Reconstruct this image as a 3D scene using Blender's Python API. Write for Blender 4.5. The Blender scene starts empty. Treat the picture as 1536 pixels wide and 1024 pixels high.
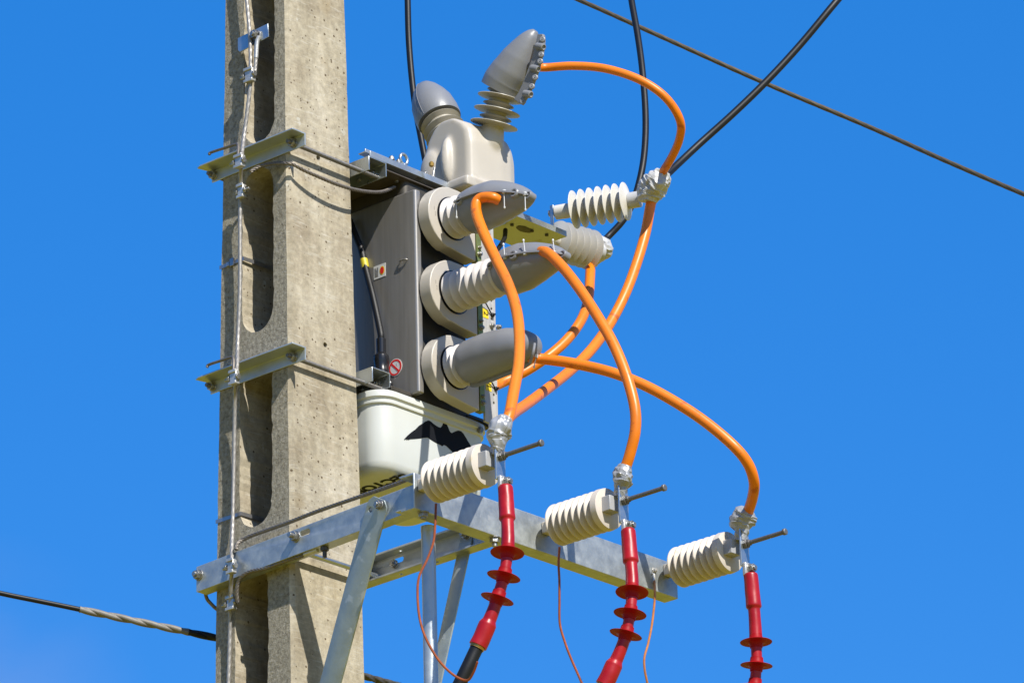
import bpy, bmesh, math, random
from mathutils import Vector, Matrix, noise
random.seed(7)
SC = bpy.context.scene
COL = SC.collection
R = math.radians
PI = math.pi
V = Vector

# ------------------------------------------------------------------ camera
TH, EL, RO = R(41.5), R(21.5), R(-1.55)
dv = V((math.cos(TH)*math.cos(EL), math.sin(TH)*math.cos(EL), math.sin(EL)))
rv = V((math.sin(TH), -math.cos(TH), 0))
uv = rv.cross(dv)
rr = rv*math.cos(RO) + uv*math.sin(RO)
uu = -rv*math.sin(RO) + uv*math.cos(RO)
cd = bpy.data.cameras.new('camera')
cam = bpy.data.objects.new('camera', cd)
COL.objects.link(cam)
m = Matrix((rr, uu, -dv)).transposed().to_4x4()
m.translation = V((-9.99668629, -9.73235881, 1.59114757))
cam.matrix_world = m
cd.sensor_width = 36.0
cd.lens = 36.0*7500/1536
cd.clip_start = 0.1
cd.clip_end = 20000
SC.camera = cam

# sight lines of the photograph, used while surveying: where a line meets the plane x, y or z = c
def _ray(a, b): return (dv*7500+rr*(a-768)-uu*(b-512)).normalized()
def _hit(a, b, k, c):
    t = _ray(a, b); o = cam.matrix_world.translation; return o+t*((c-o[k])/t[k])
def aX(a, b, c): return _hit(a, b, 0, c)
def aY(a, b, c): return _hit(a, b, 1, c)
def aZ(a, b, c): return _hit(a, b, 2, c)

# ------------------------------------------------------------------ light
SUN = V((-.32, -1.0, 1.0)).normalized()
SUN_EL = math.asin(SUN.z)
SUN_AZ = math.atan2(SUN.x, SUN.y)
w = bpy.data.worlds.new('World')
SC.world = w
w.use_nodes = True
nt = w.node_tree
nt.nodes.clear()
sky = nt.nodes.new('ShaderNodeTexSky')
sky.sky_type = 'NISHITA'
sky.sun_disc = False
sky.sun_elevation = SUN_EL
sky.sun_rotation = SUN_AZ
sky.altitude = 100
sky.air_density = 1.0
sky.dust_density = 0.15
sky.ozone_density = 2.2
hs = nt.nodes.new('ShaderNodeHueSaturation')
hs.inputs['Saturation'].default_value = 1.46
hs.inputs['Value'].default_value = 1.05
hs.inputs['Hue'].default_value = .511
# a whisper of thin cloud low in the sky
tcw = nt.nodes.new('ShaderNodeTexCoord')
mpw = nt.nodes.new('ShaderNodeMapping'); mpw.inputs['Scale'].default_value = (22, 22, 40)
nzw = nt.nodes.new('ShaderNodeTexNoise'); nzw.inputs['Scale'].default_value = 1.0; nzw.inputs['Detail'].default_value = 5
rpw = nt.nodes.new('ShaderNodeValToRGB')
rpw.color_ramp.elements[0].position = 0.30; rpw.color_ramp.elements[0].color = (0, 0, 0, 1)
rpw.color_ramp.elements[1].position = 0.75; rpw.color_ramp.elements[1].color = (.4, .4, .4, 1)
mxw = nt.nodes.new('ShaderNodeMix'); mxw.data_type = 'RGBA'
mxw.inputs[7].default_value = (1.5, 2.2, 4.3, 1)
bg = nt.nodes.new('ShaderNodeBackground')
bg.inputs['Strength'].default_value = 0.12
wo = nt.nodes.new('ShaderNodeOutputWorld')
L = nt.links.new
L(sky.outputs[0], hs.inputs['Color'])
L(tcw.outputs['Generated'], mpw.inputs[0]); L(mpw.outputs[0], nzw.inputs['Vector'])
cdir = (dv*7500+rr*(-40-768)-uu*(1060-512)).normalized()      # the one faint cloud sits low to the left
vdw = nt.nodes.new('ShaderNodeVectorMath'); vdw.operation = 'DISTANCE'; vdw.inputs[1].default_value = cdir
mrw = nt.nodes.new('ShaderNodeMapRange'); mrw.inputs[1].default_value = .004; mrw.inputs[2].default_value = .036; mrw.inputs[3].default_value = 1; mrw.inputs[4].default_value = 0
mlw = nt.nodes.new('ShaderNodeMath'); mlw.operation = 'MULTIPLY'; mlw.use_clamp = True
L(tcw.outputs['Generated'], vdw.inputs[0]); L(vdw.outputs['Value'], mrw.inputs[0])
L(nzw.outputs[0], rpw.inputs[0]); L(rpw.outputs[0], mlw.inputs[0]); L(mrw.outputs[0], mlw.inputs[1]); L(mlw.outputs[0], mxw.inputs[0])
evn = nt.nodes.new('ShaderNodeMix'); evn.data_type = 'RGBA'; evn.inputs[0].default_value = .55      # a very even, deep azure day
evn.inputs[7].default_value = (.165, 1.40, 4.45, 1)
L(hs.outputs[0], evn.inputs[6]); L(evn.outputs[2], mxw.inputs[6]); L(mxw.outputs[2], bg.inputs[0]); L(bg.outputs[0], wo.inputs[0])

sl = bpy.data.lights.new('sun', 'SUN')
sl.energy = 5.0
sl.angle = R(0.5)
sl.color = (1.0, .955, .87)
so = bpy.data.objects.new('sun', sl)
COL.objects.link(so)
so.rotation_euler = SUN.to_track_quat('Z', 'Y').to_euler()
so.location = (0, 0, 20)

SC.view_settings.view_transform = 'Standard'
SC.view_settings.look = 'None'
SC.view_settings.exposure = 0.57
SC.view_settings.gamma = 1
SC.cycles.max_bounces = 8
SC.cycles.diffuse_bounces = 4

# ------------------------------------------------------------------ materials
ALB = .80     # evenly darkens every finish against the raised exposure, deepening shade
def mat(name, col, rough=.5, metal=0.0, var=.0, vs=8.0, bump=.0, bs=200.0, spec=None, coat=0.0,
        col2=None, spots=None, streak=None, rvar=0.0):
    """principled surface whose colour and gloss drift with world position"""
    mt = bpy.data.materials.new(name); mt.use_nodes = True
    t = mt.node_tree; n = t.nodes; l = t.links.new
    b = n['Principled BSDF']
    b.inputs['Roughness'].default_value = rough
    b.inputs['Metallic'].default_value = metal
    if coat: b.inputs['Coat Weight'].default_value = coat; b.inputs['Coat Roughness'].default_value = .15
    if spec is not None: b.inputs['Specular IOR Level'].default_value = spec
    g = n.new('ShaderNodeNewGeometry')
    if name != 'flowering_field':
        col = tuple(x_*ALB for x_ in col); col2 = tuple(x_*ALB for x_ in col2) if col2 else None
        if spots: spots = (spots[0], spots[1], tuple(x_*ALB for x_ in spots[2]))
    c = tuple(col)+(1,)
    src = None
    if var > 0 or col2:
        nz = n.new('ShaderNodeTexNoise'); nz.inputs['Scale'].default_value = vs; nz.inputs['Detail'].default_value = 7
        nz.inputs['Roughness'].default_value = .65
        if streak:
            mp = n.new('ShaderNodeMapping'); mp.inputs['Scale'].default_value = streak
            l(g.outputs['Position'], mp.inputs[0]); l(mp.outputs[0], nz.inputs['Vector'])
        else:
            l(g.outputs['Position'], nz.inputs['Vector'])
        rp = n.new('ShaderNodeValToRGB')
        rp.color_ramp.elements[0].position = .32; rp.color_ramp.elements[1].position = .68
        c2 = col2 or tuple(x*(1-var) for x in col)
        rp.color_ramp.elements[0].color = tuple(c2)+(1,)
        rp.color_ramp.elements[1].color = c
        l(nz.outputs[0], rp.inputs[0]); src = rp.outputs[0]
        if rvar:
            mr = n.new('ShaderNodeMapRange'); mr.inputs[3].default_value = rough-rvar; mr.inputs[4].default_value = rough+rvar
            mr.inputs[1].default_value = .3; mr.inputs[2].default_value = .7
            l(nz.outputs[0], mr.inputs[0]); l(mr.outputs[0], b.inputs['Roughness'])
    if spots:   # (scale, threshold, colour): small specks of dirt
        vz = n.new('ShaderNodeTexNoise'); vz.inputs['Scale'].default_value = spots[0]; vz.inputs['Detail'].default_value = 3
        l(g.outputs['Position'], vz.inputs['Vector'])
        r2 = n.new('ShaderNodeValToRGB'); r2.color_ramp.elements[0].position = spots[1]; r2.color_ramp.elements[1].position = spots[1]+.06
        l(vz.outputs[0], r2.inputs[0])
        mx = n.new('ShaderNodeMix'); mx.data_type = 'RGBA'
        l(r2.outputs[0], mx.inputs[0])
        if src: l(src, mx.inputs[6])
        else: mx.inputs[6].default_value = c
        mx.inputs[7].default_value = tuple(spots[2])+(1,)
        src = mx.outputs[2]
    if src: l(src, b.inputs['Base Color'])
    else: b.inputs['Base Color'].default_value = c
    if bump:
        bz = n.new('ShaderNodeTexNoise'); bz.inputs['Scale'].default_value = bs; bz.inputs['Detail'].default_value = 4
        l(g.outputs['Position'], bz.inputs['Vector'])
        bp = n.new('ShaderNodeBump'); bp.inputs['Strength'].default_value = bump; bp.inputs['Distance'].default_value = .002
        l(bz.outputs[0], bp.inputs['Height']); l(bp.outputs[0], b.inputs['Normal'])
    return mt

def concrete():
    mt = bpy.data.materials.new('concrete'); mt.use_nodes = True
    t = mt.node_tree; n = t.nodes; l = t.links.new
    b = n['Principled BSDF']; b.inputs['Roughness'].default_value = .88
    b.inputs['Specular IOR Level'].default_value = .25
    g = n.new('ShaderNodeNewGeometry')
    sep = n.new('ShaderNodeSeparateXYZ'); l(g.outputs['True Normal'], sep.inputs[0])
    def nz(scale, det=6, rough=.6, vec=None, mp=None):
        q = n.new('ShaderNodeTexNoise'); q.inputs['Scale'].default_value = scale; q.inputs['Detail'].default_value = det
        q.inputs['Roughness'].default_value = rough
        if mp:
            m_ = n.new('ShaderNodeMapping'); m_.inputs['Scale'].default_value = mp[0]; m_.inputs['Rotation'].default_value = mp[1]
            l(g.outputs['Position'], m_.inputs[0]); l(m_.outputs[0], q.inputs['Vector'])
        else: l(g.outputs['Position'], q.inputs['Vector'])
        return q.outputs[0]
    def ramp(s, stops):
        r_ = n.new('ShaderNodeValToRGB'); e = r_.color_ramp.elements
        e[0].position, e[0].color = stops[0][0], tuple(stops[0][1])+(1,)
        e[1].position, e[1].color = stops[-1][0], tuple(stops[-1][1])+(1,)
        for p_, c_ in stops[1:-1]:
            k = e.new(p_); k.color = tuple(c_)+(1,)
        l(s, r_.inputs[0]); return r_.outputs[0]
    def mix(f, a, c_, mode='MIX'):
        x = n.new('ShaderNodeMix'); x.data_type = 'RGBA'; x.blend_type = mode
        for s, i in ((f, 0), (a, 6), (c_, 7)):
            if isinstance(s, (int, float)): x.inputs[i].default_value = s
            elif isinstance(s, tuple): x.inputs[i].default_value = s+(1,)
            else: l(s, x.inputs[i])
        return x.outputs[2]
    def mth(op, a, c_=0.0):
        x = n.new('ShaderNodeMath'); x.operation = op
        for s, i in ((a, 0), (c_, 1)):
            if isinstance(s, (int, float)): x.inputs[i].default_value = s
            else: l(s, x.inputs[i])
        return x.outputs[0]
    base = ramp(nz(5, 8, .62), [(.3, (.325, .275, .20)), (.5, (.45, .40, .305)), (.72, (.55, .505, .415))])
    fine = ramp(nz(60, 6, .7), [(.3, (.70, .69, .67)), (.7, (1.14, 1.13, 1.10))])
    c = mix(1.0, base, fine, 'MULTIPLY')
    # slanting board and pour streaks
    st = nz(1.0, 4, .6, mp=((14, 14, 170), (R(8), R(-9), 0)))
    c = mix(ramp(st, [(.56, (0, 0, 0)), (.76, (.6, .6, .6))]), c, (.62, .59, .52))
    # white lime bloom and rusty tint patches
    c = mix(ramp(nz(9, 4, .5), [(.62, (0, 0, 0)), (.78, (.5, .5, .5))]), c, (.36, .275, .155))
    c = mix(ramp(nz(26, 3, .5), [(.70, (0, 0, 0)), (.74, (.7, .7, .7))]), c, (.56, .54, .47))
    c = mix(1.0, c, ramp(nz(1.0, 5, .55, mp=((16, 16, 1.1), (0, 0, 0))), [(.32, (.80, .79, .76)), (.62, (1.06, 1.06, 1.06))]), 'MULTIPLY')
    # air pores
    vo = n.new('ShaderNodeTexVoronoi'); vo.inputs['Scale'].default_value = 72; vo.inputs['Randomness'].default_value = 1
    l(g.outputs['Position'], vo.inputs['Vector'])
    vc = n.new('ShaderNodeSeparateColor'); l(vo.outputs['Color'], vc.inputs[0])
    rad = mth('MULTIPLY', mth('POWER', vc.outputs[0], 2.6), .30)
    wob = mth('MULTIPLY', nz(240, 2, .5), .12)
    dist = mth('ADD', vo.outputs['Distance'], mth('SUBTRACT', wob, .06))
    pore = mth('MULTIPLY', mth('LESS_THAN', dist, rad), mth('GREATER_THAN', vc.outputs[1], .22))
    c = mix(pore, c, (.13, .095, .055))
    # the slotted side was the open side of the mould: greyer and coarser, its colour brightened to offset grazing sun
    roughside = mth('GREATER_THAN', mth('MULTIPLY', sep.outputs[0], -1.0), .8)
    grey = ramp(nz(75, 8, .8), [(.34, (.20, .18, .135)), (.50, (.52, .475, .37)), (.66, (.80, .74, .60))])
    c = mix(mth('MULTIPLY', roughside, .85), c, grey)
    c = mix(1.0, c, (ALB, ALB, ALB), 'MULTIPLY')
    l(c, b.inputs['Base Color'])
    h1 = nz(90, 8, .7); h2 = nz(420, 4, .6); h3 = nz(38, 6, .75)
    hh = mth('ADD', mth('MULTIPLY', h1, .35), mth('MULTIPLY', h2, .18))
    hh = mth('ADD', hh, mth('MULTIPLY', mth('MULTIPLY', nz(85, 6, .8), roughside), 7.0))
    hh = mth('SUBTRACT', hh, mth('MULTIPLY', pore, 1.0))
    bp = n.new('ShaderNodeBump'); bp.inputs['Strength'].default_value = 1.0; bp.inputs['Distance'].default_value = .0030
    l(hh, bp.inputs['Height']); l(bp.outputs[0], b.inputs['Normal'])
    return mt

M = {}
M['concrete'] = concrete()
M['galv'] = mat('galvanized_steel', (.57, .61, .62), .44, .62, var=.22, vs=22, bump=.25, bs=90, col2=(.36, .395, .41), rvar=.10, spots=(30, .66, (.58, .60, .60)))
M['galvmatte'] = mat('dull_galvanizing', (.54, .59, .62), .40, .62, var=.15, vs=22, bump=.2, bs=90, rvar=.08)
M['galvbrace'] = mat('greenish_galvanizing', (.44, .50, .50), .46, .55, var=.2, vs=22, bump=.2, bs=90, rvar=.08, spots=(24, .64, (.56, .60, .60)))
M['galvbright'] = mat('bright_zinc', (.56, .61, .64), .32, .85, var=.15, vs=25, bump=.15, bs=120, rvar=.08)
M['platform'] = mat('stained_zinc_plate', (.56, .60, .62), .42, .8, var=.2, vs=10, bump=.2, bs=60, rvar=.1, spots=(9, .58, (.34, .33, .25)))
M['bolt'] = mat('zinc_bolt', (.50, .49, .46), .38, .85, var=.4, vs=120, bump=.3, bs=300, spots=(160, .62, (.20, .15, .10)))
M['rod'] = mat('threaded_rod_steel', (.22, .21, .20), .5, .6, var=.3, vs=90, bump=.3, bs=400)
M['alu'] = mat('aluminium_strand', (.40, .38, .355), .5, .4, var=.3, vs=60, bump=.2, bs=400)
M['alubright'] = mat('cast_aluminium', (.62, .61, .58), .36, .5, var=.25, vs=40, bump=.3, bs=250)
M['steelrope'] = mat('steel_strand', (.25, .22, .19), .5, .6, var=.4, vs=80, bump=.2, bs=400)
M['tank'] = mat('brushed_stainless', (.34, .325, .305), .42, .55, var=.16, vs=3, bump=.12, bs=40, streak=(30, 30, 1.2), rvar=.06)
M['dark'] = mat('dark_steel', (.10, .09, .075), .55, .5, var=.4, vs=20)
M['recessshade'] = mat('recess_shade_black', (.045, .042, .038), .7, 0, var=.3, vs=20)  # near-black colour standing in for shade inside the tank recess
M['darkplate'] = mat('bronze_lid', (.16, .13, .10), .5, .5, var=.3, vs=12)
M['panel'] = mat('grey_panel', (.50, .485, .46), .5, .1, var=.12, vs=6, streak=(20, 20, 2))
M['greenstrip'] = mat('olive_plated_strip', (.27, .31, .10), .45, .5, var=.3, vs=30)
M['cream'] = mat('cast_epoxy', (.535, .49, .42), .42, 0, var=.10, vs=5, bump=.10, bs=60, spots=(11, .62, (.46, .415, .345)))
M['castmark'] = mat('cast_mark_grey', (.22, .20, .17), .6)
M['shed'] = mat('silicone_rubber', (.60, .56, .53), .48, 0, var=.10, vs=14, bump=.05, bs=200)
M['shedcream'] = mat('weathered_silicone', (.655, .59, .51), .5, 0, var=.12, vs=10, bump=.08, bs=140, spots=(14, .60, (.58, .49, .35)))
M['shedwhite'] = mat('white_silicone', (.70, .675, .62), .46, 0, var=.10, vs=14, bump=.05, bs=140)
M['shedgrey'] = mat('grey_green_silicone', (.42, .385, .31), .42, 0, var=.10, vs=14)
M['boot'] = mat('grey_rubber_cover', (.225, .23, .245), .40, 0, var=.09, vs=9, bump=.12, bs=70, spots=(7, .70, (.19, .19, .21)), rvar=.06)
M['pin'] = mat('white_nylon', (.62, .63, .64), .4)
M['orange'] = mat('orange_insulation', (.85, .215, .004), .40, 0, var=.14, vs=9, bump=.14, bs=50, spec=.4, rvar=.07, spots=(26, .64, (.55, .12, .01)))
M['black'] = mat('black_insulation', (.010, .0105, .012), .48, 0, var=.3, vs=30, bump=.1, bs=200, spec=.28)
M['blackglossy'] = mat('black_moulding', (.012, .012, .013), .25, 0)
M['red'] = mat('red_silicone', (.42, .007, .011), .38, 0, var=.28, vs=13, bump=.35, bs=30, spec=.35, rvar=.06)
M['redshed'] = mat('dark_red_silicone', (.36, .006, .010), .5, 0, var=.25, vs=20, spec=.12)
M['tape'] = mat('grey_pvc_tape', (.40, .41, .43), .36, .15, var=.25, vs=22, bump=.25, bs=60, rvar=.05)
M['tapewhite'] = mat('pale_pvc_tape', (.54, .54, .54), .42, .0, var=.2, vs=22, bump=.25, bs=60)
M['copper'] = mat('copper_strand', (.48, .12, .035), .4, .55, var=.35, vs=50)
M['copperbright'] = mat('bright_copper_strand', (.85, .32, .10), .35, .6, var=.3, vs=50)
M['box'] = mat('grp_enclosure', (.62, .64, .61), .42, 0, var=.06, vs=5, bump=.05, bs=60)
M['decal'] = mat('black_decal', (.006, .007, .010), .7, spec=.15)
M['stickwhite'] = mat('sticker_white', (.72, .72, .70), .5, var=.06, vs=90)
M['stickred'] = mat('sticker_red', (.75, .02, .015), .5)
M['stickyellow'] = mat('sticker_yellow', (.85, .62, .01), .5)
M['yellow'] = mat('yellow_tape', (.62, .52, .02), .5, var=.2, vs=60)
M['amber'] = mat('brass', (.62, .36, .08), .35, .7)
M['grip'] = mat('weathered_grip', (.235, .215, .185), .6, .2, var=.3, vs=30, bump=.3, bs=200)
M['gripdark'] = mat('weathered_grip_wire', (.11, .095, .075), .6, .3, var=.3, vs=30)
M['wire'] = mat('weathered_conductor', (.12, .095, .06), .65, .4, var=.3, vs=60)
M['strap'] = mat('stainless_band', (.45, .45, .46), .35, .8, var=.2, vs=40)
M['ground'] = mat('flowering_field', (.38, .29, .004), .9, 0, var=.3, vs=.25, col2=(.20, .155, .006))

# ------------------------------------------------------------------ mesh building
class MB:
    def __init__(s): s.v = []; s.f = []
    def add(s, vs, fs):
        o = len(s.v); s.v += [V(p) for p in vs]; s.f += [tuple(i+o for i in f) for f in fs]; return s
def frame(ax, ref=None):
    ax = V(ax).normalized()
    ref = V(ref) if ref is not None else (V((0, 0, 1)) if abs(ax.z) < .9 else V((1, 0, 0)))
    u = ref.cross(ax).normalized(); v_ = ax.cross(u)
    return u, v_, ax
def box(mb, x0, x1, y0, y1, z0, z1):
    return mb.add([(x, y, z) for x in (x0, x1) for y in (y0, y1) for z in (z0, z1)],
                  [(0, 1, 3, 2), (4, 6, 7, 5), (0, 4, 5, 1), (2, 3, 7, 6), (0, 2, 6, 4), (1, 5, 7, 3)])
def sweep(mb, prof, a, b, u, v_, shift=0.0):
    """closed 2-D outline prof carried from a to b; u, v_ are the outline's axes"""
    a, b, u, v_ = V(a), V(b), V(u), V(v_)
    n = len(prof)
    vs = [a+u*p+v_*q for p, q in prof]+[b+u*p+v_*q for p, q in prof]
    fs = [tuple(range(n))[::-1], tuple(range(n, 2*n))]+[(i, (i+1) % n, n+(i+1) % n, n+i) for i in range(n)]
    return mb.add(vs, fs)
def catmull(pts, sub=8):
    P_ = [V(p) for p in pts]
    if len(P_) < 3: 
        return [P_[0].lerp(P_[1], i/sub) for i in range(sub+1)]
    P_ = [P_[0]*2-P_[1]]+P_+[P_[-1]*2-P_[-2]]
    out = []
    for i in range(1, len(P_)-2):
        for k in range(sub):
            t = k/sub; p0, p1, p2, p3 = P_[i-1:i+3]
            out.append(.5*((2*p1)+(p2-p0)*t+(2*p0-5*p1+4*p2-p3)*t*t+(3*p1-p0-3*p2+p3)*t**3))
    out.append(P_[-2]); return out
def loft(mb, pts, radii, seg=20, fn=None, cap=True, ref=None):
    """skin of circles round pts; fn(i, angle, s) scales the radius; parallel-transported frame"""
    n = len(pts); s = 0.0
    t0 = (pts[1]-pts[0]).normalized(); u, v_, _ = frame(t0, ref)
    vs = []
    for i, p in enumerate(pts):
        if i: s += (p-pts[i-1]).length
        t = (pts[min(i+1, n-1)]-pts[max(i-1, 0)]).normalized()
        u = (u-t*u.dot(t)).normalized(); v_ = t.cross(u)
        for k in range(seg):
            a = 2*PI*k/seg; r_ = radii[i] if hasattr(radii, '__len__') else radii
            if fn: r_ *= fn(i, a, s)
            vs.append(p+u*(math.cos(a)*r_)+v_*(math.sin(a)*r_))
    fs = [(i*seg+k, i*seg+(k+1) % seg, (i+1)*seg+(k+1) % seg, (i+1)*seg+k) for i in range(n-1) for k in range(seg)]
    if cap: fs += [tuple(range(seg))[::-1], tuple((n-1)*seg+k for k in range(seg))]
    return mb.add(vs, fs)
def tube(mb, pts, r, seg=14, sub=8, smooth=True, fn=None):
    P_ = catmull(pts, sub) if smooth else [V(p) for p in pts]
    return loft(mb, P_, r, seg, fn)
def strand(mb, pts, r, lobes=6, pitch=.10, sub=24, depth=.16):
    P_ = catmull(pts, sub)
    return loft(mb, P_, r, lobes*5, lambda i, a, s: 1-depth+depth*abs(math.cos(lobes/2*(a-2*PI*s/pitch)))*1.3)
def lathe(mb, p0, ax, prof, seg=40, ref=None, sx=1.0):
    """prof: (distance along ax, radius); radius 0 closes"""
    u, v_, ax = frame(ax, ref); p0 = V(p0); vs = []; n = len(prof)
    for t, r_ in prof:
        for k in range(seg):
            a = 2*PI*k/seg
            vs.append(p0+ax*t+u*(math.cos(a)*max(r_, 1e-5)*sx)+v_*(math.sin(a)*max(r_, 1e-5)))
    fs = [(i*seg+k, i*seg+(k+1) % seg, (i+1)*seg+(k+1) % seg, (i+1)*seg+k) for i in range(n-1) for k in range(seg)]
    fs += [tuple(range(seg))[::-1], tuple((n-1)*seg+k for k in range(seg))]
    return mb.add(vs, fs)
def cyl(mb, a, b, r, seg=20):
    a, b = V(a), V(b); return lathe(mb, a, b-a, [(0, r), ((b-a).length, r)], seg)
def hexa(mb, p, ax, r, h, rot=0.2):
    u, v_, ax = frame(ax); p = V(p)
    pr = [(r*math.cos(PI/3*k+rot), r*math.sin(PI/3*k+rot)) for k in range(6)]
    return sweep(mb, pr, p, p+ax*h, u, v_)
def bolt(mb, p, ax, r=.008, washer=True, stub=.014, nut=.8):
    """washer, nut and a stub of thread, standing out of p along ax"""
    p = V(p); ax = V(ax).normalized(); t = 0
    if washer: cyl(mb, p-ax*.001, p+ax*.003, r*2.1, 20); t = .003
    hexa(mb, p+ax*t, ax, r*1.75, r*nut*1.9, random.random())
    cyl(mb, p+ax*(t+r*nut*1.8), p+ax*(t+r*nut*1.9+stub), r*.95, 14)
    return mb

def obj(name, mb, m_, parent=None, bevel=0.0, sharp=35, sub=0, at=None, flat=False, seg=2):
    me = bpy.data.meshes.new(name)
    org = V(at) if at is not None else None
    if parent is not None:
        p = parent; org = V((0, 0, 0))
        while p is not None: org += p.location; p = p.parent
    elif org is None:
        org = sum(mb.v, V((0, 0, 0)))/len(mb.v)
    me.from_pydata([v_-org for v_ in mb.v], [], mb.f)
    bm = bmesh.new(); bm.from_mesh(me); bmesh.ops.recalc_face_normals(bm, faces=bm.faces); bm.to_mesh(me); bm.free()
    me.materials.append(m_)
    if not flat:
        me.shade_smooth(); me.set_sharp_from_angle(angle=R(sharp))
    o = bpy.data.objects.new(name, me); COL.objects.link(o)
    if parent is not None: o.parent = parent
    else: o.location = org
    if bevel:
        b = o.modifiers.new('bevel', 'BEVEL'); b.width = bevel; b.segments = seg; b.limit_method = 'ANGLE'; b.angle_limit = R(35)
        b.harden_normals = False
    if sub:
        s = o.modifiers.new('sub', 'SUBSURF'); s.levels = sub; s.render_levels = sub
    return o
def tag(o, label, cat, group=None):
    o['label'] = label; o['category'] = cat
    if group: o['group'] = group
    return o
def thing(name, loc, label, cat, group=None):
    o = bpy.data.objects.new(name, None); COL.objects.link(o); o.location = loc; o.empty_display_size = .05
    return tag(o, label, cat, group)
def dup(root, off, label=None):
    r_ = root.copy(); COL.objects.link(r_); r_.location = root.location+V(off)
    if label: r_['label'] = label
    def rec(src, dst):
        for ch in list(src.children):
            c = ch.copy(); COL.objects.link(c); c.parent = dst; rec(ch, c)
    rec(root, r_); return r_
def text_mesh(name, body, size, origin, right, up, m_, parent, thick=.0006, bold=.0):
    cu = bpy.data.curves.new(name+'_curve', 'FONT'); cu.body = body; cu.size = size; cu.extrude = thick; cu.align_x = 'CENTER'; cu.align_y = 'CENTER'; cu.offset = bold
    to = bpy.data.objects.new(name+'_text', cu); COL.objects.link(to)
    dg = bpy.context.evaluated_depsgraph_get(); dg.update()
    me = bpy.data.meshes.new_from_object(to.evaluated_get(dg))
    bpy.data.objects.remove(to); bpy.data.curves.remove(cu)
    rt, up_ = V(right).normalized(), V(up).normalized(); nn = rt.cross(up_)
    org = V((0, 0, 0)); p = parent
    while p is not None: org += p.location; p = p.parent
    for v_ in me.vertices:
        c = v_.co.copy(); v_.co = V(origin)+rt*c.x+up_*c.y+nn*c.z-org
    me.materials.clear(); me.materials.append(m_)
    me.name = name
    o = bpy.data.objects.new(name, me); COL.objects.link(o); o.parent = parent
    return o

def bolts(name, items, parent, m_=None, bevel=.0008):
    for it in items:
        kw = it[3] if len(it) > 3 else {}
        mb = MB(); bolt(mb, it[0], it[1], it[2], **kw); obj(name, mb, m_ or M['bolt'], parent, bevel=bevel)
def bore(o, cut):
    # cut real holes through a finished part
    c_ = obj('cutter', cut, M['bolt'], flat=True, at=(0, 0, 0))
    k = o.modifiers.new('bore', 'BOOLEAN'); k.object = c_; k.solver = 'EXACT'
    while o.modifiers[0].name != k.name: 
        with bpy.context.temp_override(object=o): bpy.ops.object.modifier_move_to_index(modifier=k.name, index=0)
    dg = bpy.context.evaluated_depsgraph_get(); dg.update()
    me = bpy.data.meshes.new_from_object(o.evaluated_get(dg)); o.modifiers.clear(); o.data = me; me.name = o.name
    bpy.data.objects.remove(c_)
def ovalcut(c, u, v_, a, b, nrm, d=.02):
    c, nrm = V(c), V(nrm).normalized(); mb = MB()
    pr = [((a-b)*(1 if math.cos(R(x)) > 0 else -1)+b*math.cos(R(x)), b*math.sin(R(x))) for x in range(-85, 275, 10)]
    return sweep(mb, pr, c-nrm*d, c+nrm*d, V(u), V(v_))

X_, Y_, Z_ = V((1, 0, 0)), V((0, 1, 0)), V((0, 0, 1))

# baked world coordinates of the traced cables and fittings
OA = [V((0.8000, -0.3010, 8.1630)), V((0.8440, -0.3180, 8.1710)), V((0.8890, -0.3910, 8.1670)), V((0.9330, -0.4770, 8.1450)), V((0.9780, -0.5610, 8.1020)), V((1.0220, -0.6170, 8.0540)), V((1.0670, -0.6400, 8.0080)), V((1.1110, -0.6360, 7.9620)), V((1.1550, -0.5910, 7.9320)), V((1.2000, -0.5220, 7.9100)), V((1.2440, -0.4390, 7.8880)), V((1.2550, -0.4010, 7.8610))]
OB = [V((1.2550, -0.4010, 7.8660)), V((1.2550, -0.3780, 7.7940)), V((1.2300, -0.3760, 7.7010)), V((1.1800, -0.3770, 7.5830)), V((1.1200, -0.3770, 7.4640)), V((1.0500, -0.3690, 7.3460)), V((0.9500, -0.3770, 7.2310)), V((0.8000, -0.4140, 7.1070)), V((0.6000, -0.4860, 6.9700)), V((0.4000, -0.5850, 6.8450)), V((0.2000, -0.7030, 6.7270)), V((-0.0300, -0.8550, 6.5780))]
OC = [V((0.5200, -0.3890, 7.5980)), V((0.5000, -0.3800, 7.6030)), V((0.4900, -0.3450, 7.6090)), V((0.4800, -0.3320, 7.5900)), V((0.4600, -0.3540, 7.5360)), V((0.4200, -0.4200, 7.4380)), V((0.3800, -0.4990, 7.3260)), V((0.3200, -0.5950, 7.2050)), V((0.2500, -0.6860, 7.0800)), V((0.1800, -0.7580, 6.9600)), V((0.1000, -0.8230, 6.8260)), V((0.0200, -0.8700, 6.6990)), V((-0.0300, -0.8970, 6.6140)), V((-0.0500, -0.8930, 6.5730))]
OD = [V((0.5500, -0.5190, 7.3980)), V((0.5200, -0.5830, 7.3640)), V((0.5000, -0.6590, 7.2880)), V((0.4900, -0.7360, 7.1870)), V((0.4800, -0.8130, 7.0700)), V((0.4750, -0.8710, 6.9680)), V((0.4730, -0.9150, 6.8600)), V((0.4730, -0.9410, 6.7590)), V((0.4730, -0.9400, 6.6860)), V((0.4730, -0.9170, 6.6200)), V((0.4730, -0.8940, 6.5740))]
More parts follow.
